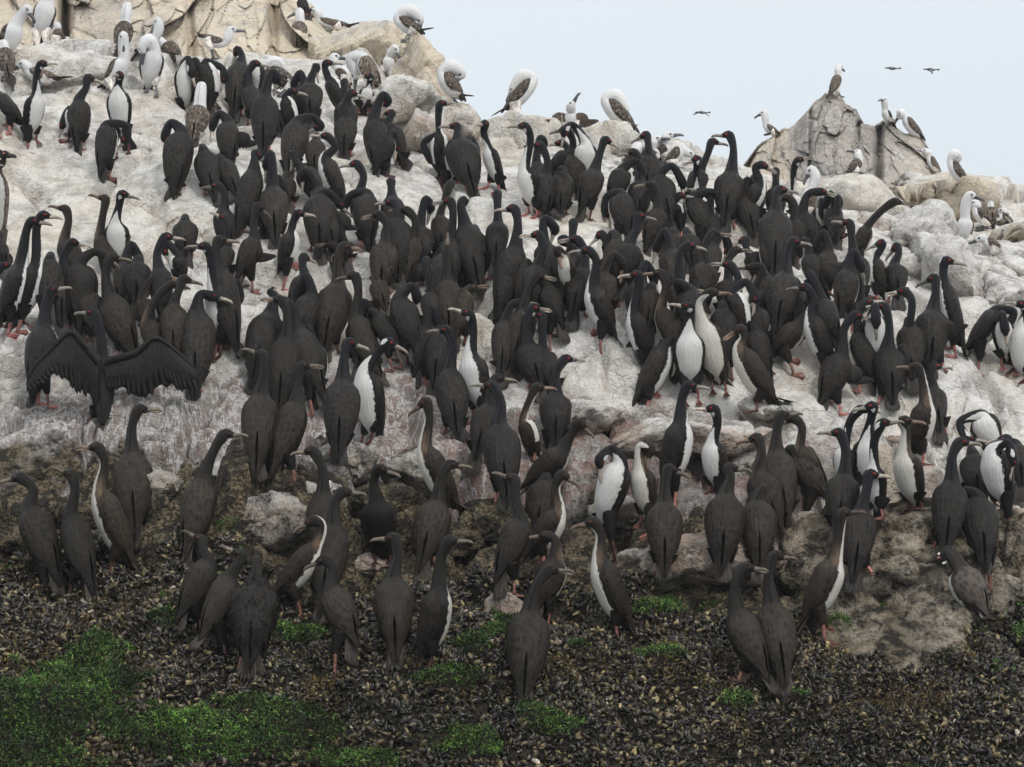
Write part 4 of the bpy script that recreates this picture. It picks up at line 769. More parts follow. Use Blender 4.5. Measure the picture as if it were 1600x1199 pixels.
b F 592,733 -15 584,752 588,780 597,862 598,882 w1.2 | dark brown cormorant with bill right, nearest one below-left of the slim white-fronted youngster
j L 666,628 213 670,656 664,696 704,784 692,802 w1.05 T745,808 | slim young cormorant with white front looking down to the left
b B 702,727 -2 690,742 684,782 662,868 668,888 w1.2 T660,922 | dark brown cormorant with bill right, nearest one below the slim white-fronted youngster
b B 617,842 180 621,872 614,902 618,1004 617,1028 w1.2 T618,1048 | dark brown cormorant with bill left, nearest one left of the frontmost brown bird
b R 700,846 2 688,876 686,918 668,1015 678,1038 w1.15 | dark brown cormorant with bill right, nearest one left of the frontmost brown bird
b BL 508,875 200 521,890 518,918 546,992 530,1032 w1.2 T551,1042 | dark brown cormorant with bill left, nearest one below-right of the neck-striped bird
b BR 804,750 158 806,778 812,810 786,890 792,932 w1.05 T780,944 | dark brown cormorant with bill left, nearest one below-right of the slim white-fronted youngster
j R 877,742 -30 868,764 872,796 835,862 850,885 w1.15 | pale-necked brown cormorant with bill right, nearest one below-left of the bowing snowy bird
b R 904,662 -38 893,678 880,702 832,755 848,778 w1.2 | dark brown cormorant with bill right, nearest one left of the bowing snowy bird
b B - x - 852,752 840,822 846,852 w1.15 | dark brown cormorant with hidden head, nearest one left of the bowing snowy bird
j BR 856,838 182 868,846 868,872 846,942 852,968 w1.15 | pale-necked brown cormorant with bill left, nearest one left of the white-fronted mussel-bed bird
b B 857,892 0 839,914 829,953 820,1068 802,1084 w1.25 T822,1118 | frontmost brown cormorant seen from behind, lowest of the whole crowd
k FL 938,718 -92 956,702 968,722 942,812 952,846 w1.15 | black cormorant with snowy breast bowing its head to preen above pink feet
k R 1075,603 -5 1065,626 1064,658 1046,748 1052,778 w1.2 | black cormorant with bill right, nearest one above-right of the bowing snowy bird
j FL 1016,702 -100 1000,698 1000,728 1014,800 1008,826 w1 | pale-necked brown cormorant with bowed head, nearest one right of the bowing snowy bird
b B 1044,733 -18 1040,756 1038,784 1038,876 1036,898 w1.15 T1037,910 | dark brown cormorant with bill right, nearest one below-right of the bowing snowy bird
j L 928,816 192 938,838 937,872 974,970 955,994 w1.1 T996,1004 | brown cormorant with long white front standing lowest on the mussels, centre right
b BL 1163,888 -3 1149,914 1151,952 1186,1044 1165,1074 w1.2 T1216,1088 | dark brown cormorant with bill right, second nearest one below-left of the ribbed-rock bird
b B 1209,870 -2 1201,902 1205,942 1222,1044 1222,1076 w1.2 T1229,1092 | dark brown cormorant with bill right, nearest one below-left of the ribbed-rock bird
j R 1315,803 8 1312,834 1304,874 1268,958 1286,992 w1.2 T1246,996 | brown cormorant leaning right with a white belly on the ribbed rock
k B 1358,742 -3 1354,766 1347,794 1336,884 1350,900 w1.05 | black cormorant with bill right, nearest one above-right of the ribbed-rock bird
k B 1313,678 174 1321,704 1320,740 1310,815 1314,842 w1.15 | black cormorant with bill left, nearest one above the ribbed-rock bird
k FL 1343,641 -3 1328,660 1320,696 1320,752 1322,772 w.9 | white-bellied black cormorant with bill right, nearest one below the wing-drooping bird
k F 1364,635 190 1361,655 1353,684 1350,750 1352,772 w.9 | white-bellied black cormorant with bill left, nearest one below the wing-drooping bird
k FL 1377,663 10 1366,690 1366,726 1371,790 1372,812 w.85 | white-bellied black cormorant with bill right, nearest one above-right of the ribbed-rock bird
j FL 1411,658 -3 1415,676 1413,706 1430,782 1428,796 w1.1 | pale-necked brown cormorant with bill right, nearest one below-right of the wing-drooping bird
j R 1433,575 176 1441,594 1446,628 1430,700 1438,716 w1.1 | pale-necked brown cormorant with bill left, nearest one below-right of the wing-drooping bird
k B 1459,573 -2 1456,585 1458,604 1466,660 1468,676 w.9 | black cormorant with bill right, nearest one below-left of the low-bending right-edge bird
k FL 1116,640 177 1121,662 1114,688 1120,755 1120,772 w1 | white-bellied black cormorant with bill left, nearest one right of the bowing snowy bird
b B 1138,732 -2 1141,748 1135,772 1128,870 1130,902 w1.25 T1132,914 | dark brown cormorant with bill right, nearest one above-left of the ribbed-rock bird
b B 1176,782 -110 1192,762 1184,782 1186,870 1192,906 w1.2 | dark brown cormorant with bowed head, nearest one above-left of the ribbed-rock bird
j B 1184,685 190 1190,708 1184,736 1212,818 1218,842 w1.1 T1228,862 | pale-necked brown cormorant with bill left, nearest one above-left of the ribbed-rock bird
b B 1219,651 12 1214,674 1213,702 1225,800 1226,820 w1.1 T1236,842 | dark brown cormorant with bill right, nearest one above the ribbed-rock bird
j BL 1240,654 203 1253,668 1250,698 1275,735 1264,772 w.95 | pale-necked brown cormorant with bill left, nearest one below the wing-drooping bird
b BL - x - 1246,708 1284,772 1258,794 w1.25 T1287,806 | dark brown cormorant with hidden head, nearest one below the wing-drooping bird
k F 1512,686 -5 1500,660 1530,650 1554,695 1548,722 w1.2 | white-bellied black cormorant with bill right, nearest one below the low-bending right-edge bird
k B 1499,692 -1 1488,714 1487,750 1478,845 1472,860 w1.1 | black cormorant with bill right, nearest one above the grey-backed penguin
k B - x - 1520,710 1526,765 1526,792 w1.05 | black cormorant with hidden head, nearest one above the grey-backed penguin
k B 1503,792 -90 1508,768 1526,778 1536,868 1536,884 w1.25 T1541,902 | black cormorant with bowed head, nearest one above the grey-backed penguin
k FL 1582,716 -100 1574,692 1552,704 1568,780 1568,808 w1.2 | white-bellied black cormorant with bowed head, nearest one above the grey-backed penguin
k B 1572,686 190 - 1586,695 1594,745 1594,765 w1.1 | black cormorant with bill left, nearest one above the grey-backed penguin
p BL 1472,872 192 1482,864 1500,888 1530,950 1526,966 w1.25 | grey-backed penguin leaning on the sloping rock at lower right
b B 442,295 -75 432,277 425,299 414,353 420,369 w1.00 | dark brown cormorant with bowed head, nearest one below-right of the back-turned speckled booby
k BL 341,291 185 351,305 350,326 353,380 352,396 w1.03 | black cormorant with bill left, nearest one right of the right-looking white-breasted bird
b B 492,322 -105 502,304 509,326 520,380 515,396 w0.98 | dark brown cormorant with bowed head, nearest one above the snowy-breasted bird
b BL 637,330 175 649,346 647,370 632,434 640,452 w0.99 | dark brown cormorant with bill left, nearest one below the bent white booby
k BL - x - 695,398 680,462 688,480 w1.01 | black cormorant with hidden head, nearest one left of the striding red-footed bird
k B - x - 742,363 747,427 745,445 w1.07 | black cormorant with hidden head, nearest one above-left of the striding red-footed bird
k BR 815,414 -75 803,392 795,418 784,482 790,500 w1.01 | black cormorant with bowed head, nearest one left of the striding red-footed bird
k B 902,375 181 914,394 912,418 897,482 905,500 w1.03 | black cormorant with bill left, nearest one above-left of the striding red-footed bird
b BL - x - 963,373 960,437 962,455 w0.97 | dark brown cormorant with hidden head, nearest one above the striding red-footed bird
b BR 1019,289 182 1029,305 1028,326 1015,380 1022,396 w1.11 | dark brown cormorant with bill left, nearest one above-right of the striding red-footed bird
k B 1027,384 -105 1039,362 1047,388 1056,452 1052,470 w1.02 | black cormorant with bowed head, nearest one above-right of the striding red-footed bird
k B 1100,299 169 1110,312 1108,333 1115,387 1112,403 w0.98 | black cormorant with bill left, nearest one above the viewer-facing white-breasted bird
b B 1178,299 -75 1168,281 1161,303 1174,357 1168,373 w1.13 | dark brown cormorant with bowed head, nearest one left of the neck-stretching bird
b BR 1232,310 189 1242,322 1241,343 1242,397 1242,413 w0.96 | dark brown cormorant with bill left, nearest one left of the neck-stretching bird
b BL 1274,386 -105 1286,364 1294,390 1289,454 1292,472 w0.97 | dark brown cormorant with bowed head, nearest one below-left of the neck-stretching bird
k BR - x - 1239,448 1250,512 1245,530 w1.07 | black cormorant with hidden head, nearest one above-left of the wing-drooping bird
k BR 1141,415 171 1153,434 1151,458 1152,522 1152,540 w1.03 | black cormorant with bill left, nearest one above-right of the viewer-facing white-breasted bird
b B 1113,366 0 1101,386 1103,410 1092,474 1098,492 w1.06 | dark brown cormorant with bill right, nearest one above the viewer-facing white-breasted bird
k BR 1345,416 -75 1333,394 1325,420 1318,484 1322,502 w1.10 | black cormorant with bowed head, nearest one below the neck-stretching bird
k B - x - 1421,508 1428,572 1425,590 w1.09 | black cormorant with hidden head, nearest one left of the low-bending right-edge bird
k B 581,494 -75 569,472 561,498 562,562 562,580 w1.02 | black cormorant with bowed head, nearest one above the snowy-breasted bird
k BR 469,534 -105 481,512 489,538 494,602 492,620 w1.10 | black cormorant with bowed head, nearest one above-left of the snowy-breasted bird
k BR - x - 359,448 344,512 352,530 w1.05 | black cormorant with hidden head, nearest one above-right of the spread-winged bird
k BR 258,371 -2 246,394 248,418 255,482 252,500 w1.07 | black cormorant with bill right, nearest one below-right of the right-looking white-breasted bird
k BR 217,404 -75 205,382 197,408 194,472 196,490 w1.08 | black cormorant with bowed head, nearest one below the right-looking white-breasted bird
k B 111,380 -7 99,404 101,428 98,492 100,510 w1.09 | black cormorant with bill right, nearest one below-left of the right-looking white-breasted bird
b BL - x - 138,456 151,520 145,538 w1.05 | dark brown cormorant with hidden head, nearest one below the right-looking white-breasted bird
k B 548,146 -11 539,165 541,183 538,231 540,245 w1.03 | black cormorant with bill right, second nearest one below-left of the bent white booby
k BR 460,130 -105 469,114 475,133 460,181 468,195 w1.01 | black cormorant with bowed head, second nearest one right of the back-turned speckled booby
k BR - x - 607,213 592,261 600,275 w1.03 | black cormorant with hidden head, nearest one below the bent white booby
k BL 397,100 -7 388,115 389,133 400,181 395,195 w0.98 | black cormorant with bill right, nearest one right of the back-turned speckled booby
b B 296,110 -105 305,94 311,113 324,161 318,175 w1.07 | dark brown cormorant with bowed head, nearest one above the back-turned speckled booby
k BR - x - 730,223 733,271 732,285 w1.05 | black cormorant with hidden head, nearest one below-right of the bent white booby
k BL 845,228 179 855,250 853,271 850,325 852,341 w1.03 | black cormorant with bill left, second nearest one below-left of the hunched skyline booby
b BR 885,202 191 895,220 894,241 905,295 900,311 w1.00 | dark brown cormorant with bill left, nearest one below-left of the hunched skyline booby
k B 992,239 186 1002,260 1000,281 999,335 1000,351 w1.00 | black cormorant with bill left, nearest one below the hunched skyline booby
k BR - x - 1179,281 1180,335 1180,351 w1.05 | black cormorant with hidden head, nearest one left of the neck-stretching bird
b BL 1074,453 -3 1062,474 1064,498 1055,562 1060,580 w1.01 | dark brown cormorant with bill right, nearest one above-left of the viewer-facing white-breasted bird
k BL 1352,474 9 1340,494 1342,518 1357,582 1350,600 w1.13 | black cormorant with bill right, nearest one above-right of the wing-drooping bird
k B 1021,434 -75 1009,412 1001,438 998,502 1000,520 w1.14 | black cormorant with bowed head, nearest one right of the striding red-footed bird
b BR - x - 818,418 821,482 820,500 w0.99 | dark brown cormorant with hidden head, second nearest one left of the striding red-footed bird
b B 593,336 186 605,354 603,378 596,442 600,460 w1.13 | dark brown cormorant with bill left, second nearest one above the snowy-breasted bird
k B 467,454 -105 479,432 487,458 472,522 480,540 w1.04 | black cormorant with bowed head, second nearest one above-left of the snowy-breasted bird
k BR 685,504 -75 673,482 665,508 654,572 660,590 w1.08 | black cormorant with bowed head, nearest one above-right of the snowy-breasted bird
"""
# ------------------------------------------------------------------ birds
PL = dict(
 k=dict(body=(0.0094,0.0094,0.0108), head=(0.0065,0.0072,0.0101), back=(0.0137,0.0119,0.0104), white=(.80,.79,.77), bill=(.36,.34,.31), leg=(.34,.15,.14), face=(.22,.018,.010)),
 b=dict(body=(0.0130,0.0109,0.0090), head=(0.0099,0.0087,0.0074), back=(0.0161,0.0130,0.0102), white=(.60,.57,.52), bill=(.17,.15,.125), leg=(.19,.10,.085), face=(.07,.03,.022)),
 j=dict(body=(0.0182,0.0140,0.0108), head=(0.0147,0.0119,0.0098), back=(0.0196,0.0147,0.0112), white=(.70,.67,.61), bill=(.20,.15,.125), leg=(.28,.13,.11), face=(.12,.04,.025)),
 o=dict(body=(0.0467,0.0382,0.0323), head=(0.0467,0.0382,0.0323), back=(0.0493,0.0399,0.0331), white=(.86,.865,.87), bill=(.14,.15,.18), leg=(.20,.22,.24), face=(.05,.05,.06)),
 p=dict(body=(.07,.060,.056), head=(.022,.019,.019), back=(.085,.073,.068), white=(.70,.69,.66), bill=(.05,.045,.045), leg=(.08,.06,.06), face=(.45,.20,.18)),
)
HEAD = dict(R=(1, 0), L=(-1, 0), B=(0, 1), F=(0, -1), BR=(.72, .70), BL=(-.72, .70), FR=(.70, -.72), FL=(-.70, -.72))

def spline(P, n, k=None):
    """Catmull-Rom (centripetal-ish) through rows of P; returns samples and their control parameter"""
    P = np.asarray(P, float); m = len(P)
    E = np.vstack([2 * P[0] - P[1], P, 2 * P[-1] - P[-2]])
    t = np.linspace(0, m - 1 - 1e-6, n) if k is None else np.asarray(k, float)
    t = np.clip(t, 0, m - 1 - 1e-6); i = t.astype(int); f = (t - i)[:, None]
    a, b, c, d = E[i], E[i + 1], E[i + 2], E[i + 3]
    return 0.5 * (2 * b + (c - a) * f + (2 * a - 5 * b + 4 * c - d) * f ** 2 + (3 * b - a - 3 * c + d) * f ** 3), t

class Builder:
    def __init__(s): s.V = []; s.Q = []; s.T = []; s.A = {k: [] for k in ("col", "col2", "wf", "fc", "wg", "gl")}; s.n = 0
    def add(s, V, Q=None, T=None, col=(0, 0, 0), col2=(0, 0, 0), wf=-1.0, fc=None, wg=0.0, gl=0.0):
        V = np.asarray(V, float); m = len(V)
        full = lambda a, w: np.broadcast_to(np.asarray(a, float), (m, w) if w > 1 else (m,)).copy()
        s.V.append(V)
        c4 = lambda c: np.hstack([full(c, 3), np.ones((m, 1))])
        s.A["col"].append(c4(col)); s.A["col2"].append(c4(col2)); s.A["wf"].append(full(wf, 1)); s.A["wg"].append(full(wg, 1)); s.A["gl"].append(full(gl, 1))
        s.A["fc"].append(V.copy() if fc is None else np.asarray(fc, float))
        if Q is not None and len(Q): s.Q.append(np.asarray(Q) + s.n)
        if T is not None and len(T): s.T.append(np.asarray(T) + s.n)
        s.n += m
    def mesh(s, name, origin):
        V = np.concatenate(s.V) - origin
        return mesh_from(name, V, np.concatenate(s.Q) if s.Q else None, np.concatenate(s.T) if s.T else None, {k: np.concatenate(a) for k, a in s.A.items()})

def grid_faces(n, m, wrap=True):
    i = np.arange(n * m).reshape(n, m); j = np.roll(i, -1, 1) if wrap else i[:, 1:]
    a = i if wrap else i[:, :-1]
    return np.stack([a[:-1], j[:-1], j[1:], a[1:]], -1).reshape(-1, 4)

def ellipsoid(B, c, ax, nr=8, ns=10, **kw):
    th = np.linspace(0.02, math.pi - 0.02, nr)[:, None]; ph = np.linspace(0, 2 * math.pi, ns, endpoint=False)[None]
    d = np.stack([np.cos(th) * np.ones_like(ph), np.sin(th) * np.cos(ph), np.sin(th) * np.sin(ph)], -1).reshape(-1, 3)
    B.add(c + d @ np.asarray(ax), grid_faces(nr, ns), **kw)

def tube(B, P, r, ns=8, flat=None, **kw):
    P = np.asarray(P, float); n = len(P); T = np.gradient(P, axis=0); T /= np.linalg.norm(T, axis=1)[:, None] + 1e-9
    ref = np.array([0.3, 0.2, 1.0]) if abs(T[0][2]) < .8 else np.array([1.0, 0.3, 0]); V = []
    r = np.asarray(r, float) * np.ones(n); a = np.linspace(0, 2 * math.pi, ns, endpoint=False)
    for i in range(n):
        e = unit(np.cross(T[i], ref)); f = np.cross(e, T[i])
        V.append(P[i] + r[i] * (np.cos(a)[:, None] * e + np.sin(a)[:, None] * f * (flat or 1)))
    B.add(np.concatenate(V), grid_faces(n, ns), **kw)

def feather(B, base, d, side, up, L, w0, w1, col, ph=0, wg=.4, sag=0.0, ns=7):
    """one flat pointed feather, slightly domed across"""
    d, side, up = unit(d), unit(side), unit(up); V = []
    t = np.linspace(0, 1, ns)
    for k in t:
        w = (w0 + (w1 - w0) * min(k * 1.6, 1)) * (1 if k < .8 else math.sqrt(max(1 - ((k - .8) / .2) ** 2, 0.02)))
        c = base + d * L * k - up * sag * k * k
        V += [c - side * w, c + up * w * .35, c + side * w, c - up * .0015]
    fc = np.array([[k * L + ph, s * w1 + ph * 3, ph] for k in t for s in (-1, 0, 1, 0)])
    B.add(V, grid_faces(ns, 4), col=col, fc=fc, wg=wg, gl=.25)

UP = np.array([0, 0, 1.0])
def bird(line, idx):
    tok = line.split("|")[0].split(); label = line.split("|")[1].strip() if "|" in line else None
    plum, view, Hs, bk, Ms, Ns_, Rs, Fs = tok[:8]
    fl = tok[8:]; r = np.random.default_rng(1000 + idx)
    W = 1.0; D0 = None; Tp = None; hs = []; fluffy = False; spread = False
    for f in fl:
        if f[0] == 'w': W = float(f[1:])
        elif f[0] == 'D': D0 = float(f[1:])
        elif f[0] == 'T': Tp = tuple(float(c) for c in f[1:].split(","))
        elif f[0] == 'h': hs.append(tuple(float(c) for c in f[1:].split(",")))
        elif f == 'f': fluffy = True
        elif f == 'S': spread = True
    c2 = lambda s: tuple(float(c) for c in s.split(","))
    Fp, Rp, Np = c2(Fs), c2(Rs), c2(Ns_)
    onrock = False
    if D0 is None: D0, onrock = hit(*Fp)
    else:
        onrock = True
        for dn_ in (3, 7, 12):
            loc_, _, _, _ = BVH.ray_cast(Vector(CAM), Vector(unit(pt(Fp[0], Fp[1] + dn_, 20.0) - CAM)), 90.0)
            if D0 > 26 and loc_ is not None and loc_.y > 26: D0 = float(loc_.y); break
    G = pt(Fp[0], Fp[1], D0); ppm = FPX / D0
    hx, hyv = HEAD[view]; h = np.array([hx, hyv, 0.0]); h = unit(h)
    pl = PL[plum]; dv = max((Rp[1] - Np[1]) / ppm, 0.05)
    lean = 0.36 * hyv * dv
    dY = lambda t: lean * (t - 0.3)
    Rw = pt(Rp[0], Rp[1], D0 + dY(0)); Nw = pt(Np[0], Np[1], D0 + dY(1))
    L = np.linalg.norm(Nw - Rw); a = unit(Nw - Rw)
    S = 0.62 + 0.38 * min(L / 0.42, 1.15)
    booby = plum == 'o'; peng = plum == 'p'
    Rb = 0.078 * W * S * (0.98 if booby else 1.0) * (1.12 if peng else 1) * min(max(D0 / 22.0, 1.0) ** .0, 1.0)
    v = h * 1.0 + np.array([0, 0, -0.55]); v = unit(v - a * (v @ a)); lat = np.cross(a, v)
    # neck and head
    hid = Hs == '-'
    if hid:
        M = Nw + a * 0.05 + v * 0.045; H = Nw - a * 0.03 + v * 0.10; b = unit(-a * 0.9 + v * .25)
    else:
        Hp = c2(Hs); hy_n = dY(1) + 0.02 * hyv
        H = pt(Hp[0], Hp[1], D0 + hy_n + 0.03 * hyv)
        if bk == 'x': b = unit(h * 1.0 + np.array([0, 0, -.15]) + 0.2 * np.array([r.normal(), 0, 0]))
        else:
            an = math.radians(float(bk)); b = unit([math.cos(an), 0.16 * hyv + 0.05 * r.normal(), math.sin(an)])
        if Ms == '-': M = (Nw + H) / 2 - h * 0.012
        else:
            Mp = c2(Ms); M = pt(Mp[0], Mp[1], D0 + dY(1) * 1.0 + 0.02 * hyv)
    rn = (0.0290 if not booby else 0.050) * (1.6 if peng else 1); rh = 0.0365 if not booby else 0.042
    nk = S * .5 + .5; rn *= nk; rh *= nk
    if booby and not hid and Ms != '-' and c2(Ms)[1] < min(c2(Hs)[1], Np[1]): rn *= 1.45; M = M * .8 + (H + Nw) * .1
    rN = min(Rb * .58, .053) * (1.25 if booby else 1)
    P0 = Rw - a * 0.05 + (-v) * 0.01
    C1 = Rw + (Nw - Rw) * .30 + v * .016; C2_ = Rw + (Nw - Rw) * .72 + v * .014
    NH = np.linalg.norm(M - Nw); 
    ctrl = [P0, Rw, C1, C2_, Nw, M, H, H + b * .045 * nk, H + b * .066 * nk]
    rl = [Rb * .20, Rb * .46, Rb * .92, Rb * 1.12, rN, rn, rh, rh * .62, rh * .30]
    rv = [Rb * .20, Rb * .46, Rb * .88, Rb * .95, rN * .98, rn * 1.02, rh * 1.0, rh * .62, rh * .32]
    # do not let a short neck pinch: sample each span
    ks = np.concatenate([np.linspace(0, 4, 22, endpoint=False), np.linspace(4, 6, 12, endpoint=False), np.linspace(6, 8 - 1e-6, 7)])
    if fluffy: ks = np.concatenate([np.linspace(0, 4, 40, endpoint=False), np.linspace(4, 6, 14, endpoint=False), np.linspace(6, 8 - 1e-6, 7)])
    SP, kk = spline(ctrl, 0, ks)
    rad, _ = spline(np.stack([rl, rv], 1), 0, ks); rad = np.maximum(rad, .006)
    T = np.gradient(SP, axis=0); T /= np.linalg.norm(T, axis=1)[:, None] + 1e-9
    nr = len(ks); nsg = 22; ang = np.linspace(0, 2 * math.pi, nsg, endpoint=False)
    Vv = np.zeros((nr, 3)); cur = v.copy(); Lv = np.zeros((nr, 3))
    for i in range(nr):
        cur = cur - T[i] * (cur @ T[i]); cur = unit(cur)
        Vv[i] = cur; Lv[i] = np.cross(T[i], cur)
    # positions: ang=0 is ventral
    ring = SP[:, None] + rad[:, 1][:, None, None] * np.cos(ang)[None, :, None] * Vv[:, None] + rad[:, 0][:, None, None] * np.sin(ang)[None, :, None] * Lv[:, None]
    cum = np.concatenate([[0], np.cumsum(np.linalg.norm(np.diff(SP, axis=0), axis=1))])
    angv = np.abs((ang + math.pi) % (2 * math.pi) - math.pi)          # 0 ventral .. pi dorsal
    seed = r.uniform(0, 50)
    fcg = np.stack([np.broadcast_to(cum[:, None], (nr, nsg)), np.broadcast_to(((ang + math.pi) % (2 * math.pi) - math.pi)[None] * 0.08, (nr, nsg)), np.full((nr, nsg), seed)], -1) + seed
    # white field
    kw_ = kk
    if plum == 'k':
        th = np.interp(kw_, [0, .7, 1.2, 3.4, 4.0, 4.7, 4.9, 5.35, 5.7, 5.95, 6.1], [0, 25, 62, 64, 55, 8, -20, -20, 30, 30, -20])
    elif plum == 'j':
        th = np.interp(kw_, [0, .8, 1.3, 3.4, 4.0, 5.2, 5.8, 6.1], [0, 25, 64, 66, 60, 48, 15, -20])
    elif plum == 'b':
        th = np.interp(kw_, [0, .8, 1.3, 3.4, 4.0, 4.6, 6.1], [0, 15, 38, 36, 12, -20, -20])
        if view == 'F': th = th * 0 - 20
    elif plum == 'p':
        th = np.interp(kw_, [0, .8, 1.3, 3.4, 4.0, 4.6, 5.0, 5.3, 6.1], [0, 30, 66, 66, 40, -10, 80, -20, -20])
    else: th = np.interp(kw_, [0, .6, 1.2, 3.3, 3.9, 9], [20, 60, 105, 105, 220, 240])
    th = th + r.normal() * 3
    wf = (np.radians(th)[:, None] - angv[None]) * 1.0
    colr = np.zeros((nr, nsg, 3)); hd = sstep(3.6, 4.9, kk)[:, None, None]
    br_ = r.uniform(.45, 1.0); bodyc = np.array(pl['body']) * br_; headc = np.array(pl['head']); backc = np.array(pl['back']) * br_ * r.uniform(.75, 1.2)
    dors = sstep(1.2, 1.9, angv)[None, :, None]
    colr[:] = bodyc
    colr = colr * (1 - hd) + headc * hd
    if plum == 'j':
        f = (sstep(3.3, 3.9, kk) * (1 - sstep(4.2, 4.8, kk)))[:, None, None] * np.clip(1.2 - np.abs(angv - 1.3), 0, 1)[None, :, None]
        colr = colr + f * np.array([.085, .062, .042])
    if peng:
        f = (sstep(5.75, 5.9, kk) * (1 - sstep(6.3, 6.5, kk)))[:, None, None]
        colr = colr * (1 - f * .0)
    B = Builder()
    if fluffy:
        ring = ring + (0.012 * r.normal(size=(nr, nsg, 1)) * (1 - hd)) * (Vv[:, None] * np.cos(ang)[None, :, None] + Lv[:, None] * np.sin(ang)[None, :, None])
    wgb = 0.0 if not booby else 0.0
    B.add(ring.reshape(-1, 3), grid_faces(nr, nsg), col=colr.reshape(-1, 3), col2=pl['white'], wf=wf.reshape(-1), fc=fcg.reshape(-1, 3), wg=wgb + (0.6 if fluffy else 0), gl=0.25)
    # cap both ends
    B.add(np.vstack([SP[0] - T[0] * .01, ring[0]]), T=[(0, 1 + (i + 1) % nsg, 1 + i) for i in range(nsg)], col=bodyc, col2=pl['white'])
    B.add(np.vstack([SP[-1] + T[-1] * .004, ring[-1]]), T=[(0, 1 + i, 1 + (i + 1) % nsg) for i in range(nsg)], col=np.array(pl['bill']) * .8)
    # folded wings, lying over the back and flanks
    tb = np.linspace(-.34, .97, 17); nw = 9
    if not spread and not (peng and False):
        kt = np.interp(tb, [-.34, 0, 1], [-1, 1, 4.0])
        cen = []; rr = []; 
        for t_ in tb:
            if t_ < 0:
                cen.append(Rw + a * t_ * L * .95 - v * .012 * (-t_ / .34)); q = Rb * (.50 + t_ * 0.9); rr.append((max(q, .012), max(q * .8, .01)))
            else:
                k1 = np.interp(t_, [0, .30, .72, 1.0], [1, 2, 3, 4]); c, _ = spline(ctrl, 0, [k1]); q, _ = spline(np.stack([rl, rv], 1), 0, [k1]); cen.append(c[0]); rr.append(tuple(q[0]))
        cen = np.array(cen); rr = np.array(rr)
        e0 = np.interp(tb, [-.34, -.1, .15, .45, .7, .88, .97], [150, 118, 82, 70, 74, 92, 120])
        if peng: e0 = e0 + 0
        for sgn in (1, -1):
            V = []; FC = []
            for i in range(len(tb)):
                x = np.linspace(0, 1, nw); e1 = np.interp(tb[i], [-.34, -.1, .2, .45], [180, 173, 174, 183]); an = np.radians(e0[i] + (e1 - e0[i]) * x) * sgn
                off = 0.005 + 0.015 * np.sin(np.clip(x * 1.5, 0, 1) * math.pi * .5) * np.sin(np.clip((tb[i] + .34) / 1.31, 0.0, 1) * math.pi) ** .5
                off = np.where(x == 0, -.003, off + .004 * (x < .3)); off = off + .004 * (x > .8) * (tb[i] < .4)
                off = off * (1 - sstep(.80, .97, tb[i])) - .004 * sstep(.80, .97, tb[i])
                V.append(cen[i] + (rr[i, 1] + off)[:, None] * np.cos(an)[:, None] * v + (rr[i, 0] + off)[:, None] * np.sin(an)[:, None] * lat)
                FC += [[tb[i] * L + seed, an_ * .09 + seed, seed] for an_ in an]
            V = np.concatenate(V)
            gg = grid_faces(len(tb), nw, wrap=False)
            if sgn > 0: gg = gg[:, ::-1]
            tt = np.repeat(tb, nw)
            wc = backc[None] * (1 - 0.25 * sstep(.25, -.2, tt))[:, None]
            if not booby: tz_ = sstep(.70, .97, tt)[:, None]; wc = wc * (1 - tz_) + bodyc[None] * tz_
            B.add(V, gg, col=wc, fc=np.array(FC), wg=(1.9 if booby else 0.85), gl=.2)
    # tail
    if Tp is not None: Tw = pt(Tp[0], Tp[1], D0 - hyv * .10 + (0.0)); td = Tw - Rw; tl = np.linalg.norm(td); td = unit(td)
    else:
        td = unit(-a * .9 + UP * -.25 - h * (.10 if abs(hyv) > .5 else .25)); tl = 0.19 * (.45 if peng else 1)
    tl = max(tl, .06); tside = unit(np.cross(td, v)); tup = np.cross(tside, td)
    if tup @ v > 0: tup = -tup
    nf = 7 if booby or peng else 9; fan = .16 if not fluffy else .34
    tc = np.array(pl['back']) * np.array((2.0, 2.2, 2.5) if plum != 'o' else (.7, .7, .7))
    for i in range(nf):
        q = (i - (nf - 1) / 2) / ((nf - 1) / 2)
        ln = tl * (1.04 - (.10 if not booby else .45) * q * q)
        feather(B, Rw + a * .01 - v * .006 + tside * q * .022 + tup * (.004 * (1 - abs(q))), td + tside * q * fan, tside, tup, ln, .008, .0115 if tl > .1 else .008, tc * r.uniform(.75, 1.25), ph=seed + i)
    # bill
    bl = (0.096 if not booby else .105) * nk; bl *= (.6 if peng else 1)
    bu = unit(UP - b * (UP @ b)) if abs(b[2]) < .95 else unit(h - b * (h @ b))
    s0 = H + b * .052 * nk; nb_ = 7; t = np.linspace(0, 1, nb_)[:, None]
    br = np.interp(t[:, 0], [0, .3, .85, 1], [.0185, .0135, .0100, .004]) * (1.25 if booby or peng else 1) * nk
    mid = s0 + b * bl * t - bu * (.004 + .014 * (t ** 6))
    open_ = plum in 'kbj' and r.random() < .22
    billc = np.array(pl['bill']) * r.uniform(.6, 1.3)
    tube(B, mid + bu * (.003 if open_ else .001), br, 7, col=billc * .7, gl=.6)
    lowd = b - bu * (.20 if open_ else .02)
    tube(B, s0 - bu * .004 + unit(lowd) * bl * .9 * t, br * .7, 7, col=billc * 1.35, gl=.6)
    # bare face round the eye, and the eye
    hl = unit(np.cross(b, bu))
    for sg in (1, -1):
        fr = 0.0112 if plum in 'k' else .010
        ellipsoid(B, H + b * .020 * nk + bu * .006 + hl * sg * rh * .80, np.array([b * fr * 1.25, bu * fr * .8, hl * rh * .16]), 6, 8, col=pl['face'], gl=.4)
        ellipsoid(B, H + b * .018 * nk + bu * .008 + hl * sg * rh * .93, np.array([b * .0045, bu * .0045, hl * .004]), 5, 6, col=(.01, .01, .01), gl=1.0)
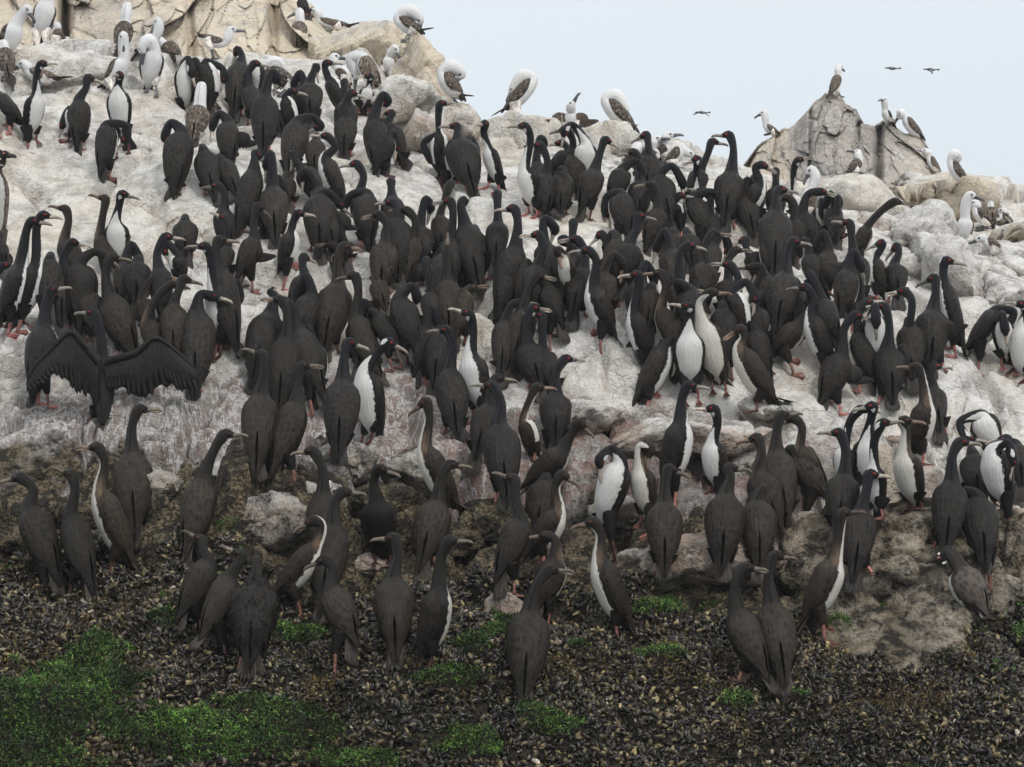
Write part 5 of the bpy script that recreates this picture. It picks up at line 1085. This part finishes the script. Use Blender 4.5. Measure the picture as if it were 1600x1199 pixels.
    if peng:   # white band from the brow round the cheek to the throat
        aa = np.linspace(-2.4, 1.9, 16)
        for sg in (1, -1):
            tube(B, np.array([H - b * .004 + (b * math.cos(q + math.pi) * .9 + bu * math.sin(q + math.pi)) * rh * .96 + hl * sg * rh * .66 for q in aa]), .0075, 6, col=pl['white'])
    # legs and webbed feet
    if not spread or True:
        kb = 1.55; legc = np.array(pl['leg']) * r.choice([.30, .5, .8, 1.1])
        hip, _ = spline(ctrl, 0, [kb]); hip = hip[0]
        fwd = h; fl_ = unit(np.cross(UP, fwd))
        for sg in (1, -1):
            foot = G + fl_ * sg * .045 + fwd * r.uniform(-.03, .03)
            fz = (lambda p: (ground(p[0], p[1]) if not onrock else G[2]) + .006)
            foot[2] = fz(foot)
            if hip[2] - foot[2] < .02: continue
            hp = hip + fl_ * sg * .040; ank = foot + UP * .012 - fwd * .006
            knee = (hp + ank) / 2 + fwd * .012
            pts, _ = spline([hp, knee, ank], 8)
            tube(B, pts, np.interp(np.linspace(0, 1, 8), [0, .35, .6, 1], [.036, .020, .0095, .0095]), 8, col=legc, gl=.2)
            # dark feathered thigh over the upper leg
            pt2 = pts[:5]
            tube(B, pt2, np.interp(np.linspace(0, 1, len(pt2)), [0, 1], [.056, .017]), 10, col=bodyc if not booby else np.array(pl['white']) * .8)
            toes = [(.80, .34), (1.0, 0.03), (.80, -.34)]
            heel = foot - fwd * .022; V = [heel + UP * .010, foot + UP * .014]; nT = []
            for q, s in toes:
                tp = foot + (fwd * math.cos(s * 1.2) + fl_ * math.sin(s * 1.2)) * .075 * q
                tp[2] = fz(tp); tp[2] = np.clip(tp[2], foot[2] - .03, foot[2] + .035); V.append(tp)
            V = np.array(V); V = np.vstack([V, V - UP * .008])
            Tq = [(0, 2, 1), (1, 2, 3), (1, 3, 4), (0, 1, 4), (5, 6, 7), (6, 8, 7), (6, 9, 8), (5, 9, 6)]
            E = [(0, 2), (2, 3), (3, 4), (4, 0)]
            B.add(V, [(a_, b_, b_ + 5, a_ + 5) for a_, b_ in E], Tq, col=legc * 1.05, gl=.3)
    # half-open wings held away from the body
    for hp_ in hs:
        tip = pt(hp_[0], hp_[1], D0 - .02); sd = 1 if (tip - (Rw + Nw) / 2) @ lat > 0 else -1
        sh = Rw + (Nw - Rw) * .62 + lat * sd * Rb * .6 - v * .01
        dd = tip - sh; Lh = np.linalg.norm(dd); d_ = unit(dd); nrmw = unit(np.cross(d_, UP) if abs(d_[2]) < .9 else np.cross(d_, h)); low = unit(np.cross(nrmw, d_)); 
        if low @ (-a) < 0: low = -low
        ellipsoid(B, sh + dd * .45 + low * .02, np.array([d_ * Lh * .56, low * .060, nrmw * .018]), 10, 14, col=backc, wg=.9 if not booby else 1.9)
        for i in range(7):
            q = i / 6; feather(B, sh + dd * (.25 + .5 * q) + low * .03, d_ * (.7 + q) + low * (1.2 - q * .9), nrmw if False else np.cross(nrmw, d_ + low * .5), nrmw, .07 + .05 * q, .012, .015, backc * r.uniform(.7, 1.2), ph=i + seed)
    if spread:
        spread_wings(B, G, D0, Rw, Nw, a, v, lat, backc, seed, r)
    if fluffy:   # ruffled feathers standing off the back
        for i in range(420 if idx > 200 else 160):
            t_ = r.uniform(.05, .95); k1 = np.interp(t_, [0, .3, .66, 1], [1, 2, 3, 4]); c, _ = spline(ctrl, 0, [k1]); q, _ = spline(np.stack([rl, rv], 1), 0, [k1])
            an = r.uniform(.9, 2 * math.pi - .9); out = math.cos(an) * v * q[0][1] + math.sin(an) * lat * q[0][0]; o_ = unit(out)
            dd = unit(-a + o_ * r.uniform(.15, .7) + .2 * r.normal(size=3)); feather(B, c[0] + out * 1.08, dd, np.cross(dd, o_), o_, r.uniform(.022, .042), .006, .008, backc * r.uniform(.6, 2.1), ph=i + seed, ns=4)
    names = dict(k="cormorant", b="cormorant", j="cormorant", o="booby", p="penguin"); nm = names[plum]
    grp = dict(cormorant="cormorants standing on the rocks", booby="boobies standing on the rocks", penguin="penguins among the cormorants")[nm]
    me = B.mesh(nm, G)
    return link(me, nm, MBIRD, label, nm, grp, loc=G)

def spread_wings(B, G, D0, Rw, Nw, a, v, lat, backc, seed, r):
    """both wings opened to dry: an arm from shoulder over the wrist to the tip, and the fan hanging from it"""
    for lead, trail in (([(154, 566), (128, 536), (108, 520), (78, 548), (50, 578), (42, 602)], [(152, 628), (136, 612), (118, 604), (88, 583), (66, 598), (42, 612)]),
                        ([(164, 566), (186, 560), (214, 551), (240, 530), (262, 538), (304, 574)], [(170, 612), (190, 604), (221, 620), (258, 597), (284, 606), (314, 606)])):
        dd = [-.02, -.04, -.07, -.09, -.10, -.10]
        Lp, _ = spline([pt(x, y, D0 + d) for (x, y), d in zip(lead, dd)], 40); Tp_, _ = spline([pt(x, y, D0 + d - .02) for (x, y), d in zip(trail, dd)], 40)
        nrm = np.array([0, -1.0, .15])
        V = []; FC = []
        for q in range(10):
            w = q / 9
            for i in range(40):
                bulge = .016 * math.sin(math.pi * min(w * 1.1, 1)); jag = .012 * ((i * 7) % 5) / 5 * (w > .95)
                V.append(Lp[i] * (1 - w) + Tp_[i] * w + nrm * bulge + (Tp_[i] - Lp[i]) * jag)
                FC.append([w * .25 + seed, i * .012 + seed, seed])
        V = np.array(V); F = grid_faces(10, 40, wrap=False)
        B.add(V, F, col=backc * .8, fc=np.array(FC), wg=.5, gl=.2)
        B.add(V - nrm * .008, F[:, ::-1], col=backc * .6, fc=np.array(FC))
        tube(B, Lp, np.interp(np.linspace(0, 1, 40), [0, .3, .6, 1], [.034, .026, .018, .008]), 8, col=backc * .75, wg=.6)
        for i in range(1, 39, 2):
            c = Lp[i] * .30 + Tp_[i] * .70; d_ = Tp_[i] - Lp[i]; Lf = np.linalg.norm(d_)
            if Lf < .03: continue
            dn = unit(d_); feather(B, c + nrm * .014, dn, np.cross(dn, nrm), nrm, Lf * r.uniform(.22, .42) + .01, .013, .016, backc * r.uniform(.6, .95), ph=i + seed, wg=.4, ns=6)

LINES = [l for l in BIRDS.strip().splitlines() if l.strip()]
for i_, ln_ in enumerate(LINES): bird(ln_, i_)
# ------------------------------------------------------------------ birds in flight
def flying(px, py, D, span, wings, label, dark=(.10,.11,.12)):
    B = Builder(); c = pt(px, py, D); r = np.random.default_rng(int(px))
    body, _ = spline([c + np.array([x, y, z]) * span for x, y, z in ((-.30, .02, .01), (-.16, .01, .02), (0, 0, 0), (.15, 0, -.01), (.30, 0, 0))], 16)
    tube(B, body, np.interp(np.linspace(0, 1, 16), [0, .15, .25, .5, .8, 1], [.01, .03, .03, .075, .04, .008]) * span, 10, col=dark)
    for i in range(5): feather(B, c + np.array([.22, 0, 0]) * span, (1, 0, .25 * (i - 2) * .3), (0, 0, 1), (0, -1, 0), .20 * span, .01 * span, .02 * span, dark, ph=i)
    for sg, (ox, oz) in zip((1, -1), wings):
        P, _ = spline([c, c + np.array([ox * .45, sg * .22, oz * .45 + .04]) * span, c + np.array([ox, sg * .5, oz]) * span], 12)
        V = []; cw = np.interp(np.linspace(0, 1, 12), [0, .5, 1], [.085, .07, .008]) * span
        for p_, w_ in zip(P, cw): V += [p_ + np.array([-w_, 0, .006]), p_ + np.array([0, 0, .012 * span]), p_ + np.array([w_ * 1.3, 0, -.004]), p_ - np.array([0, 0, .006])]
        B.add(V, grid_faces(12, 4), col=dark, wg=.5)
    link(B.mesh("flying_bird", c), "flying_bird", MBIRD, label, "bird", "birds flying past behind the crag", loc=c)
flying(1393, 107, 75, .62, ((.10, .05), (-.05, -.12)), "small dark bird flying level, left one of the flying pair")
flying(1453, 109, 75, .62, ((.05, .05), (.02, -.30)), "small dark bird flying with one wing down, right one of the flying pair")
flying(1096, 176, 90, .70, ((-.36, -.04), (.34, -.28)), "tiny bird gliding alone on bent wings above the middle skyline")

# ------------------------------------------------------------------ mussels and seaweed
def sample_ground(n, seed, y0=15.0, y1=18.2):
    r = np.random.default_rng(seed)
    Y = r.uniform(y0, y1, n); u = r.uniform(-0.19, 0.19, n); x = u * Y
    iu = (u - UG[0]) / (UG[1] - UG[0]); i = iu.astype(int); fu = iu - i
    iy = np.interp(Y, YG, np.arange(len(YG))); j = iy.astype(int); fy = iy - j
    bil = lambda A: (A[j, i] * (1 - fu) + A[j, i + 1] * fu) * (1 - fy) + (A[j + 1, i] * (1 - fu) + A[j + 1, i + 1] * fu) * fy
    z = bil(ZZ); dk = bil(darkv.reshape(ZZ.shape))
    e = .03
    gy = (ZZ[np.minimum(j + 3, len(YG) - 1), i] - ZZ[np.maximum(j - 3, 0), i]) / (YG[np.minimum(j + 3, len(YG) - 1)] - YG[np.maximum(j - 3, 0)])
    gx = (ZZ[j, np.minimum(i + 3, len(UG) - 1)] - ZZ[j, np.maximum(i - 3, 0)]) / ((UG[1] - UG[0]) * 6 * Y)
    nrm = np.stack([-gx, -gy, np.ones(n)], 1); nrm /= np.linalg.norm(nrm, axis=1)[:, None]
    return np.stack([x, Y, z], 1), nrm, dk, r
def to_px(P):
    d = P - CAM; f = d[:, 1] * CT + d[:, 2] * ST; up = -d[:, 1] * ST + d[:, 2] * CT
    return 800 + FPX * d[:, 0] / f, 599.5 - FPX * up / f
GREEN = [(-10, 1160, 260, 110), (120, 1090, 150, 70), (300, 1150, 260, 60), (150, 1015, 60, 25), (255, 970, 40, 18), (430, 1130, 90, 45), (470, 990, 60, 20), (690, 1060, 70, 25), (730, 1165, 100, 40),
         (860, 1130, 70, 28), (830, 1110, 40, 20), (1010, 950, 70, 20), (1150, 1095, 35, 20), (780, 985, 40, 22), (900, 1012, 30, 9), (1040, 1025, 60, 10), (560, 1190, 120, 25), (1245, 1090, 18, 8), (740, 1010, 40, 15), (380, 1100, 60, 20), (1300, 975, 40, 10), (1600, 990, 30, 22)]
def green_amount(P):
    px, py = to_px(P); g = np.zeros(len(P))
    for cx, cy, a_, b_ in GREEN: g = np.maximum(g, 1.15 - ((px - cx) / a_) ** 2 - ((py - cy) / b_) ** 2)
    return g + 1.1 * fbm(P * 4, 5, 301, .65) + .35 * fbm(P * 16, 2, 307) - .1
# mussels: closed two-valved wedge shells, pointed end down in the bed
P, Nn, dk, r = sample_ground(74000, 5)
keep = (dk + .35 * fbm(P * 2.5, 3, 211) + .3 * fbm(P * 9, 2, 215) > .38) & (green_amount(P) < .55)
P, Nn = P[keep], Nn[keep]; n = len(P)
ln = r.uniform(.016, .034, n) * (1 + .25 * fbm(P * 2, 2, 77)); ax = r.normal(size=(n, 3)) + Nn * .5 + np.array([0, -.3, .1]); ax /= np.linalg.norm(ax, axis=1)[:, None]
sd = np.cross(ax, r.normal(size=(n, 3))); sd /= np.linalg.norm(sd, axis=1)[:, None]; th_ = np.cross(ax, sd)
prof = [(-1, .0, .0), (-.62, .34, .26), (-.05, .52, .40), (.55, .46, .26), (1.0, .12, .05)]
seg = 6; an = np.linspace(0, 2 * math.pi, seg, endpoint=False)
Vm = []
for (t, w, k) in prof:
    for q in an: Vm.append(P + Nn * .006 + ax * (ln * t)[:, None] + sd * (ln * (w * math.cos(q) + .12 * (1 - t * t)))[:, None] + th_ * (ln * k * math.sin(q))[:, None])
Vm = np.stack(Vm, 1); m = Vm.shape[1]
Qm = grid_faces(len(prof), seg); Qa = (Qm[None] + (np.arange(n) * m)[:, None, None]).reshape(-1, 4)
pal = np.array([(.009,.007,.005), (.024,.018,.011), (.055,.042,.024), (.120,.092,.045), (.21,.165,.080), (.135,.115,.08), (.075,.055,.042), (.30,.26,.20)])
pxm, pym = to_px(P); warm = sstep(700, 1300, pxm)
pr = r.random(n) - .16 * warm * (r.random(n) < .5); ci = np.digitize(pr, [.42, .66, .75, .86, .92, .955, .99]) ; ci = np.where((warm > .5) & (ci >= 5) & (ci < 7) & (r.random(n) < .7), 3, ci)
colm = pal[ci] * r.uniform(.5, 1.5, (n, 1)) * np.clip(1 + .9 * fbm(P * 3, 3, 255)[:, None], .45, 1.6)
colm = np.repeat(colm[:, None], m, 1); rings = np.repeat(np.arange(len(prof)), seg); colm = colm * np.where(rings >= 3, 1.25, .85)[None, :, None]
link(mesh_from("mussel_bed", Vm.reshape(-1, 3), Qa, None, dict(col=np.concatenate([colm.reshape(-1, 3), np.ones((n * m, 1))], 1))), "mussel_bed", MSHELL,
     "bed of small dark and yellowish mussels covering the lower shore", "mussels", kind='stuff')
# weed: short curled fronds
def fronds(name, n0, seed, test, pal, L0, L1, w, label):
    P, Nn, dk, r = sample_ground(n0, seed); k = test(P, dk); P, Nn = P[k], Nn[k]; n = len(P)
    clump = fbm(P * 7, 3, seed + 1)[:, None]
    P = P + Nn * np.clip(.012 + .09 * clump, .0, .08)
    if 'green' in name: P = P + Nn * (np.clip(green_amount(P) - .4, 0, 1.0) * (.09 + .07 * fbm(P * 2.4, 3, 333)) * r.random(n) ** .35)[:, None]
    d = r.normal(size=(n, 3)) * .75 + Nn + np.array([0, -.35, -.1]); d /= np.linalg.norm(d, axis=1)[:, None]
    s = np.cross(d, r.normal(size=(n, 3))); s /= np.linalg.norm(s, axis=1)[:, None]; up = np.cross(s, d)
    L = r.uniform(L0, L1, n)[:, None]; V = []
    for t, ww, cu in ((0, .5, 0), (.4, 1, .10), (.75, .8, .0), (1, .15, -.28)):
        c = P + d * L * t + up * L * cu; V += [c - s * w * ww, c + s * w * ww]
    V = np.stack(V, 1); Q = np.array([(0, 1, 3, 2), (2, 3, 5, 4), (4, 5, 7, 6)]); Qa = (Q[None] + (np.arange(n) * 8)[:, None, None]).reshape(-1, 4)
    c = np.array(pal)[r.integers(0, len(pal), n)] * r.uniform(.55, 1.5, (n, 1)) * (1 + .5 * clump)
    c = c * np.clip(1 + 1.3 * fbm(P * 4.5, 3, seed + 7)[:, None], .3, 2)
    c = np.repeat(np.clip(c, 0, 1)[:, None], 8, 1)
    link(mesh_from(name, V.reshape(-1, 3), Qa, None, dict(col=np.concatenate([c.reshape(-1, 3), np.ones((n * 8, 1))], 1))), name, MALGAE, label, "seaweed", kind='stuff')
fronds("green_seaweed", 560000, 11, lambda P, dk: green_amount(P) > .42, [(.046,.115,.019), (.068,.155,.026), (.030,.066,.014), (.120,.200,.038), (.014,.023,.009), (.050,.045,.015)], .014, .034, .0028,
       "bright green seaweed growing in mats over the lowest rocks")
def brown_ok(P, dk):
    px, py = to_px(P); b = fbm(P * 1.7, 3, 401) + .6 * fbm(P * 7, 2, 405)
    return (dk > .2) & (b > .30 - .35 * sstep(500, 0, px)) & (green_amount(P) < .6)
fronds("brown_seaweed", 170000, 12, brown_ok, [(.05,.030,.012), (.075,.050,.018), (.035,.018,.010), (.10,.075,.02)], .012, .028, .003,
       "reddish brown seaweed tufts between the mussels")

# ------------------------------------------------------------------ sea air
Hz = bpy.data.materials.new("sea_haze"); Hz.use_nodes = True; ht = Hz.node_tree; ht.nodes.clear()
ho = ht.nodes.new("ShaderNodeOutputMaterial"); hv = ht.nodes.new("ShaderNodeVolumePrincipled")
hv.inputs['Color'].default_value = (0.93, 0.96, 1.0, 1); hv.inputs['Density'].default_value = 0.0007; hv.inputs['Anisotropy'].default_value = 0.3
ht.links.new(hv.outputs[0], ho.inputs['Volume'])
x0, x1, y0_, y1_, z0, z1 = -60, 60, -6, 110, -4.2, 24
hV = [(x, y, z) for x in (x0, x1) for y in (y0_, y1_) for z in (z0, z1)]
link(mesh_from("haze", hV, [(0, 1, 3, 2), (4, 6, 7, 5), (0, 4, 5, 1), (2, 3, 7, 6), (0, 2, 6, 4), (1, 5, 7, 3)], smooth=False), "haze", Hz, kind='stuff')
